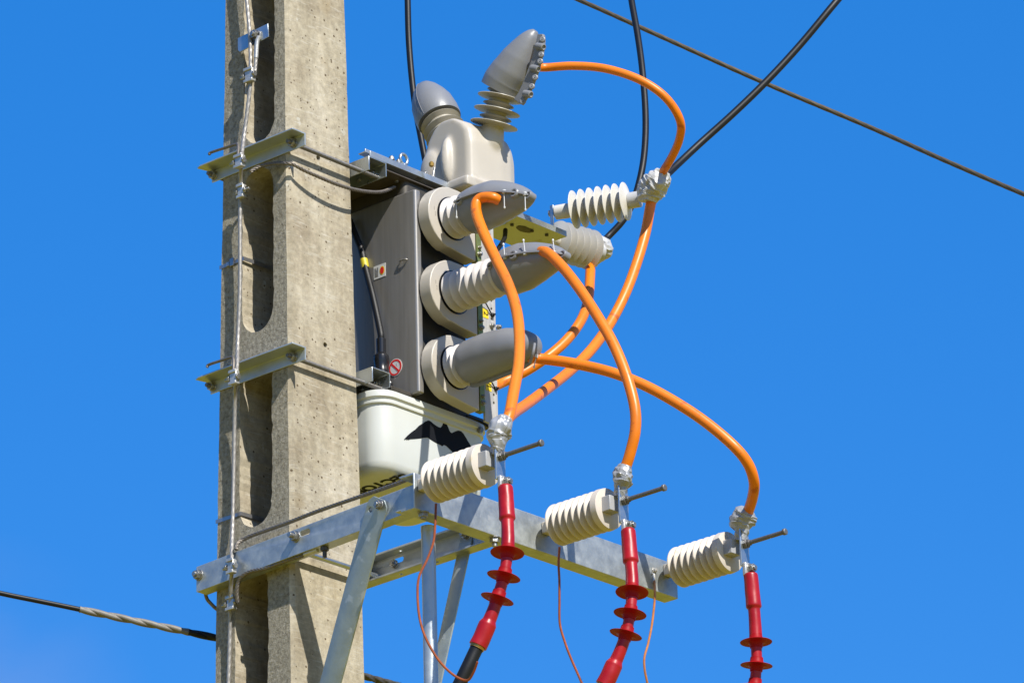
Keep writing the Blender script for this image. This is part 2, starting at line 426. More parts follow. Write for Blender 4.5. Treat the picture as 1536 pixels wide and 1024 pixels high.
OE = [V((0.5700, -0.4550, 7.0770)), V((0.6110, -0.4640, 7.0810)), V((0.6530, -0.5550, 7.0520)), V((0.6940, -0.6640, 7.0050)), V((0.7350, -0.7580, 6.9490)), V((0.7770, -0.8500, 6.8770)), V((0.8180, -0.9280, 6.8030)), V((0.8600, -0.9930, 6.7240)), V((0.9010, -1.0120, 6.6730)), V((0.9420, -0.9990, 6.6300)), V((0.9840, -0.9580, 6.6030)), V((1.0250, -0.9050, 6.5780))]
OF = [V((1.4800, 0.0690, 7.8250)), V((1.4140, 0.0180, 7.7200)), V((1.3480, -0.0270, 7.6070)), V((1.2810, -0.0530, 7.5120)), V((1.2150, -0.0510, 7.4300)), V((1.1490, -0.0310, 7.3620)), V((1.0820, 0.0110, 7.3020)), V((1.0160, 0.0520, 7.2570)), V((0.9500, 0.0500, 7.2180))]
W1 = [V((-0.0300, -0.8890, 6.6080)), V((-0.0400, -0.8870, 6.5910)), V((-0.0600, -0.8870, 6.5660)), V((-0.0610, -0.8790, 6.5440)), V((-0.0610, -0.8780, 6.5200)), V((-0.0610, -0.8730, 6.5030)), V((-0.0610, -0.8700, 6.4900))]
W2 = [V((0.4730, -0.9030, 6.5890)), V((0.4730, -0.8970, 6.5780)), V((0.4730, -0.8890, 6.5610)), V((0.4730, -0.8830, 6.5420)), V((0.4730, -0.8790, 6.5250)), V((0.4730, -0.8760, 6.5110)), V((0.4730, -0.8730, 6.4990))]
W3 = [V((1.0250, -0.9030, 6.5890)), V((1.0250, -0.8940, 6.5790)), V((1.0250, -0.8860, 6.5640)), V((1.0250, -0.8800, 6.5460)), V((1.0250, -0.8790, 6.5280)), V((1.0250, -0.8750, 6.5120)), V((1.0250, -0.8720, 6.4960))]
W4 = [V((1.2450, -0.4470, 7.8990)), V((1.2450, -0.4350, 7.8840)), V((1.2450, -0.4240, 7.8700)), V((1.2450, -0.4090, 7.8580)), V((1.2450, -0.3940, 7.8440)), V((1.2450, -0.3830, 7.8290)), V((1.2450, -0.3790, 7.8120))]
W5 = [V((1.5000, 0.0230, 7.8850)), V((1.5000, 0.0320, 7.8740)), V((1.5000, 0.0410, 7.8600)), V((1.5000, 0.0500, 7.8460)), V((1.5000, 0.0660, 7.8300)), V((1.5000, 0.0780, 7.8170)), V((1.5000, 0.0840, 7.8040))]
LB1 = [V((1.0500, 0.4620, 8.8120)), V((1.0430, 0.4560, 8.7100)), V((1.0360, 0.4480, 8.5830)), V((1.0290, 0.4330, 8.4550)), V((1.0210, 0.4110, 8.3250)), V((1.0140, 0.3830, 8.2070)), V((1.0070, 0.3530, 8.0890)), V((1.0000, 0.3140, 7.9570))]
LB2 = [V((1.9000, 0.2140, 9.0170)), V((1.8600, 0.1700, 8.9000)), V((1.8200, 0.1180, 8.7570)), V((1.7800, 0.0700, 8.6040)), V((1.7400, 0.0290, 8.4310)), V((1.7000, 0.0010, 8.2880)), V((1.6600, -0.0130, 8.1630)), V((1.6200, -0.0070, 8.0450)), V((1.5800, 0.0080, 7.9660)), V((1.5400, 0.0420, 7.9050)), V((1.5000, 0.0350, 7.8700))]
LB3 = [V((1.9000, -0.7530, 8.6870)), V((1.8070, -0.7300, 8.5720)), V((1.7140, -0.6560, 8.4220)), V((1.6210, -0.5850, 8.2870)), V((1.5290, -0.5150, 8.1660)), V((1.4360, -0.4470, 8.0530)), V((1.3430, -0.4220, 7.9550)), V((1.2500, -0.4280, 7.8700))]
FW = [V((6.7890, 5.0000, 12.3270)), V((6.7370, 4.5710, 12.0310)), V((6.8670, 4.1430, 11.7250)), V((7.0800, 3.7140, 11.4190)), V((7.2800, 3.2860, 11.1280)), V((7.3110, 2.8570, 10.8220)), V((7.3230, 2.4290, 10.5230)), V((7.2130, 2.0000, 10.2260))]
MS = [V((-0.4720, 0.9300, 6.4550)), V((-0.3740, 0.8600, 6.4290)), V((-0.2750, 0.7900, 6.4090)), V((-0.1760, 0.7200, 6.3890)), V((0.1580, 0.4800, 6.3180)), V((0.2770, 0.3800, 6.2850))]
MG = [V((-0.1760, 0.7200, 6.3890)), V((0.1580, 0.4800, 6.3180)), V((0.2770, 0.3800, 6.2850))]
MR = [V((0.5460, 0.3600, 6.2870)), V((0.6580, 0.3400, 6.2750)), V((0.8000, 0.3200, 6.2690)), V((1.0220, 0.3000, 6.2650))]
EW = [V((-0.0120, 0.1640, 8.3050)), V((-0.0130, 0.1550, 8.2330)), V((-0.0160, 0.1440, 8.1370)), V((-0.0200, 0.1380, 8.0550)), V((-0.0220, 0.1370, 7.9970)), V((-0.0220, 0.1490, 7.9110)), V((-0.0300, 0.1590, 7.8110)), V((-0.0750, 0.1260, 7.7090)), V((-0.0550, 0.1490, 7.6890)), V((-0.0300, 0.1750, 7.6380)), V((-0.0220, 0.1860, 7.5440)), V((-0.0200, 0.1900, 7.3270)), V((-0.0250, 0.1950, 7.1520)), V((-0.0600, 0.1630, 7.0590)), V((-0.0750, 0.1540, 7.0050)), V((-0.0350, 0.1990, 6.9570)), V((-0.0200, 0.2190, 6.7950)), V((-0.0250, 0.2210, 6.5830)), V((-0.0500, 0.2000, 6.4870)), V((-0.0750, 0.1760, 6.4130)), V((-0.0500, 0.2050, 6.3630)), V((-0.0250, 0.2340, 6.2720)), V((-0.0200, 0.2430, 6.1720)), V((-0.0200, 0.2490, 6.0490))]
EW2 = [V((-0.0180, 0.1170, 8.0690)), V((-0.0200, 0.1180, 8.0370)), V((-0.0220, 0.1220, 8.0080)), V((-0.0200, 0.1500, 7.9840)), V((-0.0180, 0.1580, 7.9560))]
CLAMPS = [V((-0.0220, 0.1350, 8.0100)), V((-0.0850, 0.1190, 7.6970)), V((-0.0300, 0.1660, 7.6290)), V((-0.0850, 0.1470, 7.0000)), V((-0.0750, 0.1720, 6.4120)), V((-0.0300, 0.2180, 6.3190))]
UL = [[V((-0.0700, 0.2690, 7.7730)), V((-0.0680, 0.2660, 7.7790)), V((-0.0680, 0.2110, 7.7760)), V((-0.0680, 0.1620, 7.7730)), V((-0.0720, 0.1430, 7.7640)), V((-0.0850, 0.1310, 7.7210))], [V((-0.0700, 0.2820, 7.0760)), V((-0.0680, 0.2770, 7.0840)), V((-0.0680, 0.2290, 7.0830)), V((-0.0680, 0.1860, 7.0820)), V((-0.0720, 0.1680, 7.0720)), V((-0.0850, 0.1550, 7.0260))]]
BC1 = [V((-0.0500, 0.1110, 7.6720)), V((-0.0350, 0.1010, 7.6870)), V((-0.0180, 0.0740, 7.6950)), V((-0.0140, 0.0270, 7.6870)), V((-0.0140, -0.0070, 7.6750)), V((0.0010, -0.0200, 7.6720)), V((0.0340, -0.0300, 7.6610)), V((0.0970, -0.0400, 7.6520)), V((0.1790, -0.0450, 7.6490)), V((0.2680, -0.0450, 7.6580)), V((0.3740, -0.0300, 7.6900)), V((0.4510, -0.0200, 7.7330))]
BC2 = [V((-0.0620, 0.1710, 6.4690)), V((-0.0560, 0.1710, 6.4890)), V((-0.0400, 0.1590, 6.5040)), V((-0.0350, 0.1110, 6.5100)), V((-0.0340, -0.0120, 6.5120)), V((-0.0340, -0.1490, 6.5170)), V((-0.0360, -0.3130, 6.5170)), V((-0.0360, -0.4460, 6.5180)), V((-0.0360, -0.5310, 6.5220))]
BC3 = [V((-0.0400, 0.1880, 6.3140)), V((-0.0500, 0.1810, 6.3470)), V((-0.0520, 0.1650, 6.3780)), V((-0.0500, 0.1250, 6.3910)), V((-0.0460, 0.0600, 6.3880)), V((-0.0400, -0.0170, 6.3940)), V((-0.0380, -0.0690, 6.3930)), V((-0.0360, -0.1170, 6.3960))]
BANDZ = [7.4270, 6.6040]
SL = [V((0.0000, 0.3630, 6.3930)), V((0.0100, 0.3650, 6.3780)), V((0.0200, 0.3580, 6.3640)), V((0.0300, 0.3510, 6.3520)), V((0.0500, 0.3460, 6.3410))]
CCP = [V((0.4400, 0.1650, 7.6750)), V((0.4400, 0.1350, 7.6050)), V((0.4460, 0.1210, 7.5600)), V((0.4460, 0.1030, 7.4900)), V((0.4400, 0.0730, 7.4010)), V((0.4350, 0.0480, 7.3150)), V((0.4300, 0.0300, 7.2530)), V((0.4300, 0.0290, 7.2330))]
GL = [V((1.0090, 0.0200, 7.7660)), V((0.9820, 0.0000, 7.7260)), V((0.9430, -0.0200, 7.6860)), V((0.8940, -0.0400, 7.6380)), V((0.8510, -0.0600, 7.5880))]
CU1 = [V((-0.0610, -0.6350, 6.4040)), V((-0.0900, -0.6570, 6.3320)), V((-0.1240, -0.6800, 6.2640)), V((-0.1750, -0.7020, 6.1940)), V((-0.2340, -0.7240, 6.1230)), V((-0.2670, -0.7470, 6.0590)), V((-0.2850, -0.7690, 5.9810)), V((-0.2860, -0.7910, 5.9170)), V((-0.2660, -0.8130, 5.8580)), V((-0.2450, -0.8360, 5.8190)), V((-0.2260, -0.8580, 5.7960)), V((-0.2130, -0.8800, 5.7880)), V((-0.2150, -0.9030, 5.8040)), V((-0.2220, -0.9250, 5.8280))]
CU2 = [V((0.4730, -0.6340, 6.4030)), V((0.4700, -0.6310, 6.3520)), V((0.4700, -0.6320, 6.3000)), V((0.4700, -0.6300, 6.2390)), V((0.4700, -0.6290, 6.1670)), V((0.4700, -0.6480, 6.1020)), V((0.4700, -0.6710, 6.0450)), V((0.4700, -0.7040, 5.9730)), V((0.4700, -0.7230, 5.9220))]
CU3 = [V((0.9600, -0.5830, 6.4320)), V((0.9540, -0.5900, 6.4030)), V((0.9510, -0.5900, 6.3600)), V((0.9350, -0.5900, 6.2830)), V((0.9130, -0.5900, 6.2150)), V((0.8940, -0.5900, 6.1690)), V((0.8930, -0.5900, 6.1310)), V((0.9030, -0.5900, 6.0900)), V((0.9100, -0.5900, 6.0480))]
T1 = [V((-0.0610, -0.9020, 6.3870)), V((-0.0700, -0.9130, 6.3120)), V((-0.0800, -0.9240, 6.2370)), V((-0.0890, -0.9280, 6.1780)), V((-0.0980, -0.9240, 6.1180)), V((-0.1080, -0.9110, 6.0600)), V((-0.1170, -0.8980, 6.0140)), V((-0.1260, -0.8850, 5.9760)), V((-0.1360, -0.8690, 5.9340)), V((-0.1450, -0.8570, 5.9040))]
T1B = [V((-0.1500, -0.8510, 5.8890)), V((-0.1670, -0.8350, 5.8400)), V((-0.1830, -0.8100, 5.7820)), V((-0.2000, -0.7860, 5.7240))]
T2 = [V((0.4730, -0.8990, 6.3880)), V((0.4640, -0.9110, 6.3110)), V((0.4550, -0.9230, 6.2350)), V((0.4450, -0.9280, 6.1750)), V((0.4360, -0.9260, 6.1170)), V((0.4270, -0.9160, 6.0580)), V((0.4180, -0.9020, 6.0120)), V((0.4080, -0.8830, 5.9680)), V((0.3990, -0.8720, 5.9380)), V((0.3900, -0.8580, 5.9080))]
T2B = [V((0.3850, -0.8570, 5.8950)), V((0.3730, -0.8440, 5.8590)), V((0.3600, -0.8150, 5.8080))]
T3 = [V((1.0250, -0.9040, 6.3830)), V((1.0250, -0.9080, 6.3210)), V((1.0250, -0.9120, 6.2470)), V((1.0250, -0.9130, 6.1780)), V((1.0250, -0.9120, 6.1120)), V((1.0250, -0.9040, 6.0560)), V((1.0250, -0.8930, 6.0030)), V((1.0250, -0.8770, 5.9350))]
T3B = [V((1.0250, -0.8740, 5.9280)), V((1.0250, -0.8560, 5.8780))]
BIRD = [V((0.4250, -0.0670, 6.8800)), V((0.4330, -0.0670, 6.8890)), V((0.4420, -0.0670, 6.8980)), V((0.4580, -0.0670, 6.9120)), V((0.4750, -0.0670, 6.9250)), V((0.4910, -0.0670, 6.9410)), V((0.5060, -0.0670, 6.9520)), V((0.5200, -0.0670, 6.9620)), V((0.5320, -0.0670, 6.9690)), V((0.5390, -0.0670, 6.9700)), V((0.5460, -0.0670, 6.9690)), V((0.5560, -0.0670, 6.9650)), V((0.5670, -0.0670, 6.9620)), V((0.5770, -0.0670, 6.9600)), V((0.5880, -0.0670, 6.9600)), V((0.5930, -0.0670, 6.9650)), V((0.5970, -0.0670, 6.9710)), V((0.6010, -0.0670, 6.9790)), V((0.6070, -0.0670, 6.9860)), V((0.6130, -0.0670, 6.9820)), V((0.6190, -0.0670, 6.9760)), V((0.6240, -0.0670, 6.9690)), V((0.6280, -0.0670, 6.9620)), V((0.6330, -0.0670, 6.9570)), V((0.6390, -0.0670, 6.9560)), V((0.6540, -0.0670, 6.9650)), V((0.6680, -0.0670, 6.9720)), V((0.6820, -0.0670, 6.9730)), V((0.6920, -0.0670, 6.9680)), V((0.6990, -0.0670, 6.9610)), V((0.7060, -0.0670, 6.9550)), V((0.7120, -0.0670, 6.9480)), V((0.7200, -0.0670, 6.9410)), V((0.7280, -0.0670, 6.9320)), V((0.7040, -0.0670, 6.9190)), V((0.6850, -0.0670, 6.9110)), V((0.6660, -0.0670, 6.9020)), V((0.6440, -0.0670, 6.8920)), V((0.6400, -0.0670, 6.8960)), V((0.6330, -0.0670, 6.8990)), V((0.6240, -0.0670, 6.9030)), V((0.6140, -0.0670, 6.9070)), V((0.6030, -0.0670, 6.9080)), V((0.5940, -0.0670, 6.9010)), V((0.5880, -0.0670, 6.9040)), V((0.5770, -0.0670, 6.9040)), V((0.5630, -0.0670, 6.9060)), V((0.5470, -0.0670, 6.9090)), V((0.5300, -0.0670, 6.9130)), V((0.5140, -0.0670, 6.9080)), V((0.4970, -0.0670, 6.9020)), V((0.4810, -0.0670, 6.8970)), V((0.4650, -0.0670, 6.8920)), V((0.4510, -0.0670, 6.8880)), V((0.4420, -0.0670, 6.8830)), V((0.4440, -0.0670, 6.8870)), V((0.4350, -0.0670, 6.8810)), V((0.4370, -0.0670, 6.8860)), V((0.4270, -0.0670, 6.8800))]

# ------------------------------------------------------------------ ground
mb = MB(); S_ = 6000
N_ = 24
vs = [(-S_+2*S_*i/N_, -S_+2*S_*j/N_, 0) for i in range(N_+1) for j in range(N_+1)]
mb.add(vs, [(i*(N_+1)+j, (i+1)*(N_+1)+j, (i+1)*(N_+1)+j+1, i*(N_+1)+j+1) for i in range(N_) for j in range(N_)])
gr = obj('ground', mb, M['ground'], flat=True, at=(0, 0, 0)); gr['kind'] = 'structure'

def ext(P, a=0, b=0):
    # carry a wire on in a straight line past its first / last point, a and b metres
    P = [V(p) for p in P]
    def run(p, q, total):
        d = (p-q).normalized(); t = (p-q).length*1.5; out = []
        while t < total: out.append(p+d*t); t *= 2.0
        return out+[p+d*total*1.6]
    if a: P = run(P[0], P[1], a)[::-1]+P
    if b: P = P+run(P[-1], P[-2], b)
    return P

# ------------------------------------------------------------------ concrete pole
def half(z): return .1425+(7.2-z)*.0125*(1 if z > 4 else 1)
CX = .1430
mb = MB(); ch = .011
zs = [.2*i for i in range(0, 29)]+[5.8+.02*i for i in range(0, 140)]+[8.6+.1*i for i in range(0, 9)]
ring = []
for z in zs:
    h = half(z); c = CX
    c_h = ch
    ch1, ch2, ch3 = [c_h*(1+.22*noise.noise(V((z*5, k*7.3, .5)))+.10*noise.noise(V((z*37, k*5.1, 2.5)))) for k in range(3)]
    j = lambda: random.uniform(-.0003, .0003)
    hy = h+.020; hx = h+.010*max(0, min(1, (z-6.1)/1.1))
    pr = [(-h, -h+ch1), (-h+ch1, -h), (hx-ch2, -h), (hx, -h+ch2), (hx, hy-ch), (hx-ch, hy), (-h+ch3, hy), (-h, hy-ch3)]
    ring.append([(c+a+j()*.5, c+b+j()*.5, z) for a, b in pr])
vs = [p for r_ in ring for p in r_]
fs = [(i*8+k, i*8+(k+1) % 8, (i+1)*8+(k+1) % 8, (i+1)*8+k) for i in range(len(zs)-1) for k in range(8)]
fs += [tuple(range(8))[::-1], tuple((len(zs)-1)*8+k for k in range(8))]
mb.add(vs, fs)
pole = obj('concrete_pole', mb, M['concrete'], at=(CX, CX, 0), flat=True)
# slots along the open side, cut with one cutter
cut = MB()
def slot(y0, y1, z0, z1, deep=.235):
    rr_ = (y1-y0)/2*.98; yc = (y0+y1)/2; pr = []
    n = 26
    def jit(z_): return 1+.0*z_
    top = [(yc+rr_*math.cos(PI*k/n), z1-rr_+rr_*math.sin(PI*k/n)) for k in range(n+1)]
    left = [(y0, z1-rr_-(z1-z0-2*rr_)*k/30) for k in range(1, 30)]
    bot = [(yc-rr_*math.cos(PI*k/n), z0+rr_-rr_*math.sin(PI*k/n)) for k in range(n+1)]
    right = [(y1, z0+rr_+(z1-z0-2*rr_)*k/30) for k in range(1, 30)]
    pr = top+left+bot+right
    # ragged lip
    out = []
    for (a, b) in pr:
        q = noise.noise(V((a*30, b*30, 3)))*.006+noise.noise(V((a*110, b*110, 9)))*.0022
        dx_, dz_ = a-yc, 0
        out.append((a+(q if dx_ > 0 else -q), b+q*.5))
    cut_ = [V((-.08, a, b)) for a, b in out]+[V((.03, a+(.0), b)) for a, b in out]
    k = len(out)
    inner = [V((deep, yc+(a-yc)*.96, (z0+z1)/2+(b-(z0+z1)/2)*.99)) for a, b in pr]
    vs = [V((-.08, a, b)) for a, b in out]+[V((.02, a, b)) for a, b in out]+inner
    fs = [tuple(range(k))[::-1], tuple(range(2*k, 3*k))]
    for r0 in (0, k):
        fs += [(r0+i, r0+(i+1) % k, r0+k+(i+1) % k, r0+k+i) for i in range(k)]
    cut.add(vs, fs)
slot(.066, .198, 7.795, 8.40)
slot(.069, .202, 7.170, 7.708)
slot(.074, .210, 6.548, 7.075)
slot(.090, .226, 5.92, 6.42)
slot(.090, .232, 5.26, 5.80)
slot(.095, .24, 4.6, 5.15)
co = obj('slot_cutter', cut, M['concrete'], flat=True, at=(0, 0, 0))
bo = pole.modifiers.new('b', 'BOOLEAN'); bo.object = co; bo.solver = 'EXACT'
hol2 = MB(); 
for p in ((0.1390, -0.0020, 7.7450), (0.1520, -0.0020, 7.1310)):
    cyl(hol2, (p[0], -.03, p[2]), (p[0], .05, p[2]), .0085, 16)
ho = obj('hole_cutter', hol2, M['concrete'], flat=True, at=(0, 0, 0))
b2 = pole.modifiers.new('b2', 'BOOLEAN'); b2.object = ho; b2.solver = 'EXACT'
dg = bpy.context.evaluated_depsgraph_get(); dg.update()
me = bpy.data.meshes.new_from_object(pole.evaluated_get(dg))
pole.modifiers.clear(); pole.data = me; pole.data.name = 'concrete_pole'
bpy.data.objects.remove(co); bpy.data.objects.remove(ho)
tag(pole, 'weathered square concrete utility pole with long rounded slots down one side', 'utility pole')

# ------------------------------------------------------------------ pole clamps (angle bar + two rods)
def clamp(zt, label):
    t = thing('clamp_bracket', (-.03, .14, zt), label, 'bracket', 'angle bar clamps round the pole')
    c0 = CX-half(zt)
    mb = MB()
    x1 = c0-.002; th = .005
    # web against the pole, flange on top reaching out; the web is cut back at the near end
    pr = [(0, 0), (0, -.042), (-th, -.042), (-th, -th), (-.058, -th), (-.058, 0)]
    sweep(mb, pr, (x1, -.070, zt), (x1, .331, zt), X_, Z_)
    # far end: flange runs on as a tongue
    mb2 = mb
    sweep(mb2, [(0, 0), (0, .006), (-.05, .016), (-.056, .0)], (x1-.001, .3315, zt-.0005), (x1-.001, .3315, zt-th+.0005), X_, Y_)
    obj('angle_bar', mb, M['galvmatte'], t, bevel=.0012)
    for y in (-.0235, .319):
        rd = MB()
        n = 150; x0, xe = x1-.034, .372
        prof = [(0, .0062)]+[((xe-x0)*i/n, .0075-(.0009 if i % 2 else 0)) for i in range(1, n)]+[(xe-x0, .0062)]
        if y < 0: prof = [((a if a < .06 or a > .35 else a), r_) for a, r_ in prof]
        lathe(rd, (x0, y, zt-.022), X_, prof, 16)
        obj('tie_rod', rd, M['rod'], t)
        nb = MB()
        cyl(nb, (x1-.0085, y, zt-.022), (x1-.0052, y, zt-.022), .0155)
        hexa(nb, (x1-.0215, y, zt-.022), X_, .0135, .013)
        obj('nut', nb, M['bolt'], t, bevel=.001)
    return t
clamp(7.762, 'upper galvanized angle bar clamp bolted round the pole, above the long middle slot')
clamp(7.062, 'lower galvanized angle bar clamp bolted round the pole, under the long middle slot')

# ------------------------------------------------------------------ crossarm frame
cf = thing('crossarm_frame', (.3, -.3, 6.38), 'galvanized steel crossarm frame bolted to the pole, carrying the three lower insulators', 'crossarm')
def chan(name, prof, a, b, u, v_, m_, parent, bevel=.0015):
    mb = MB(); sweep(mb, prof, a, b, u, v_); return obj(name, mb, m_, parent, bevel=bevel)
def cprof(h, w_, t1=.006, t2=.007):      # u = flange direction, v = height
    return [(0, 0), (w_, 0), (w_, t2), (t1, t2), (t1, h-t2), (w_, h-t2), (w_, h), (0, h)]
# front side channel, web outward, rounded at its pole-side end
mb = MB()
A0, B0 = V((-.052, .350, 6.382)), V((-.052, -.545, 6.412))
sweep(mb, cprof(.080, .045), A0, B0, X_, Z_)
sweep(mb, [(.0005, .0075), (.0445, .0075), (.0445, .0725), (.0005, .0725)], A0+V((0, -.004, 0)), A0+V((0, .0002, 0)), X_, Z_)
fcn = obj('front_channel', mb, M['galv'], cf, bevel=.005, seg=3)
bore(fcn, ovalcut(V((-0.0500, -0.1040, 6.4550)), Y_, Z_, .020, .0075, X_, .012))
# rear side channel, open towards the pole
rcn = chan('rear_channel', cprof(.080, .045), (.347, .33, 6.402), (.347, -.545, 6.413), -X_, Z_, M['galv'], cf)
bore(rcn, ovalcut(V((0.3440, -0.1090, 6.4630)), Y_, Z_, .022, .0085, X_, .012))
for q in ((0.3250, -0.1360, 6.4990), (0.3250, -0.2820, 6.5060)):
    hc = MB(); cyl(hc, (q[0], q[1], 6.37), (q[0], q[1], 6.52), .0055, 14); bore(rcn, hc)
# crossarm proper
mb = MB()
sweep(mb, cprof(.110, .055, .006, .008), (-.092, -.580, 6.398), (1.075, -.580, 6.396), Y_, Z_)
arm = obj('crossarm_beam', mb, M['galv'], cf, bevel=.0029, seg=3)
mb = MB()   # corner stiffener plate between beam and front channel
box(mb, -.088, -.0585, -.572, -.50, 6.4065, 6.4105)
obj('corner_plate', mb, M['galv'], cf, bevel=.001)
mb = MB(); box(mb, -.0905, -.0585, -.571, -.52, 6.504, 6.509)
obj('corner_plate', mb, M['galv'], cf, bevel=.001)
# braces: flat bars pressed to a shallow ridge, flattened lug with a spare oval hole on top
def brace(a, b, wv, w_, out):
    a, b = V(a), V(b); ax = (b-a).normalized(); wv = V(wv); wv = (wv-ax*wv.dot(ax)).normalized(); nn = ax.cross(wv).normalized()
    if nn.dot(V((-1, -1, 0))) < 0: nn = -nn
    mb = MB(); h = w_/2; L0 = a+ax*.045
    n = 2; vs = []
    lug = [(-h*.55, -.030), (h*.55, -.030), (h, -.008), (h, .02), (-h, .02), (-h, -.008)]
    prs = []
    for q, rise in ((a, 0.0), (a+ax*.03, .0), (a+ax*.075, out), (b, out)):
        prs.append([q+wv*-h, q+wv*0+nn*rise, q+wv*h, q+wv*h-nn*.005, q+nn*(rise-.005), q+wv*-h-nn*.005])
    k = 6
    vs = [p for r_ in prs for p in r_]
    mb.add(vs, [tuple(range(6))[::-1], tuple(range(18, 24))]+[(i*6+j, i*6+(j+1) % 6, (i+1)*6+(j+1) % 6, (i+1)*6+j) for i in range(3) for j in range(6)])
    sweep(mb, [(-h, .0), (-h*.92, -.014), (-h*.55, -.030), (h*.55, -.030), (h*.92, -.014), (h, .0)], a, a-nn*.005, wv, ax)
    return obj('brace', mb, M['galvbrace'], cf, bevel=.0008), ax, wv, nn
pa = V((-0.0610, -0.4010, 6.4520)); pb = V((0.0200, -0.1290, 6.0030)); pb2 = pa+(pb-pa)*1.25
br, ax, wv, nn = brace(pa, pb2, Y_, .080, .009)
bore(br, ovalcut(V((-0.0610, -0.3770, 6.4530)), wv, ax, .0075, .0074, X_, .02))
pa = V((0.3360, -0.3860, 6.4490)); pb = V((0.2600, -0.3210, 6.0110)); pb2 = pa+(pb-pa)*1.3
brace(pa, pb2, Y_, .050, .005)
q1, q2 = V((-0.0530, 0.3360, 6.4320)), V((-0.0530, -0.0680, 6.4510))
bolts('bolt', [(q1, -X_, .0082, {'stub': .008}), (q2, -X_, .0085), (V((-0.0680, -0.4200, 6.4550)), -X_, .0072, {'stub': .004}), ((0.3400, -0.3880, 6.4710), -X_, .0085, {'stub': .010}),
      ((0.3400, -0.0960, 6.4520), -X_, .0065, {'stub': .004}), ((0.2620, -0.5680, 6.3980), -Z_, .0085, {'stub': .012}), ((-0.0490, -0.5740, 6.3980), -Z_, .0085, {'stub': .005})], cf)
mb = MB()   # long tie rod between the two side channels, outside the pole
cyl(mb, (-.03, -.038, 6.425), (.34, -.038, 6.425), .0078)
obj('tie_rod', mb, M['galvbright'], cf)
mb = MB(); cyl(mb, (-.05, .337, 6.425), (.36, .337, 6.425), .0078)
obj('tie_rod', mb, M['galvbright'], cf)
# vertical pipe hanging off the frame
mb = MB(); cyl(mb, (.045, -.505, 3.0), (.045, -.505, 6.392), .0208, 36)
cyl(mb, (.045, -.505, 6.378), (.045, -.505, 6.394), .0215, 36)
tag(obj('steel_pipe', mb, M['galvmatte'], at=(.045, -.505, 3.0)), 'round upright galvanized pipe under the crossarm frame, right of the pole', 'pipe')

# ------------------------------------------------------------------ switch
sw = thing('pole_switch', (.6, .1, 7.04), 'grey pole mounted switch with stainless tank, three side bushings and cream top casting', 'switch')
# mounting channels behind the pole, open below
def updown(h=.047, w_=.080, t=.004):
    return [(0, 0), (w_, 0), (w_, -h), (w_-t, -h), (w_-t, -t), (t, -t), (t, -h), (0, -h)]
for z in (7.778, 7.082):
    mb = MB(); sweep(mb, updown(), (.2915, -.062, z), (.2915, .40, z), X_, Z_)
    mc = obj('mounting_channel', mb, M['galvbright'], sw, bevel=.001)
    bolts('bolt', [((.3665, -.010, z-.024), -X_, .0065, {'stub': .006}), ((.3665, .05, z-.026), -X_, .0045, {'washer': False, 'stub': .002})], mc)
# tank: rounded sheet metal, with a narrow folded corner
def rrect(x0, x1, y0, y1, r_, n=6):
    out = []
    for cx, cy, a0 in ((x1-r_, y1-r_, 0), (x0+r_, y1-r_, 90), (x0+r_, y0+r_, 180), (x1-r_, y0+r_, 270)):
        for k in range(n+1):
            a = R(a0+90*k/n); out.append((cx+r_*math.cos(a), cy+r_*math.sin(a)))
    return out
oc = rrect(.457, .772, -.100, .36, .010)
k0 = min(range(len(oc)), key=lambda i: (oc[i][0]-.467)**2+(oc[i][1]+.100)**2)
body = oc[:k0+1]+[(.4815, -.100), (.4815, -.010), (.772, -.010)]+[]
mb = MB(); sweep(mb, body, (0, 0, 7.034), (0, 0, 7.706), X_, Y_)
tank = obj('tank', mb, M['tank'], sw, sharp=60, bevel=.004)
mb = MB(); box(mb, .4825, .712, -.0660, -.0115, 7.036, 7.700); obj('recess_shade_plate', mb, M['recessshade'], sw)  # dark plate added behind the housings, its colour imitating deep shade
mb = MB(); sweep(mb, rrect(.463, .770, -.050, .35, .02), (0, 0, 7.704), (0, 0, 7.751), X_, Y_); obj('tank_neck', mb, M['dark'], sw)
mb = MB(); box(mb, .372, .80, -.0625, .38, 7.752, 7.756); obj('tank_lid', mb, M['darkplate'], sw, bevel=.001)
mb = MB(); box(mb, .3725, .84, -.063, .38, 7.027, 7.0325)
box(mb, .37, .84, -.0665, -.0632, 7.027, 7.040)
obj('tray', mb, M['dark'], sw, bevel=.001)
mb = MB(); box(mb, .42, .800, -.048, .30, 7.0185, 7.0268); obj('tray_packing', mb, M['dark'], sw)
mb = MB(); cyl(mb, (.43, -.05, 7.0335), (.43, -.05, 7.041), .006); obj('rivet', mb, M['bolt'], sw)
mb = MB(); cyl(mb, (.40, -.045, 7.0265), (.40, -.045, 7.0225), .006); obj('rivet', mb, M['bolt'], sw)
mb = MB(); cyl(mb, (.45, -.03, 7.7515), (.45, -.03, 7.746), .006); obj('rivet', mb, M['bolt'], sw)
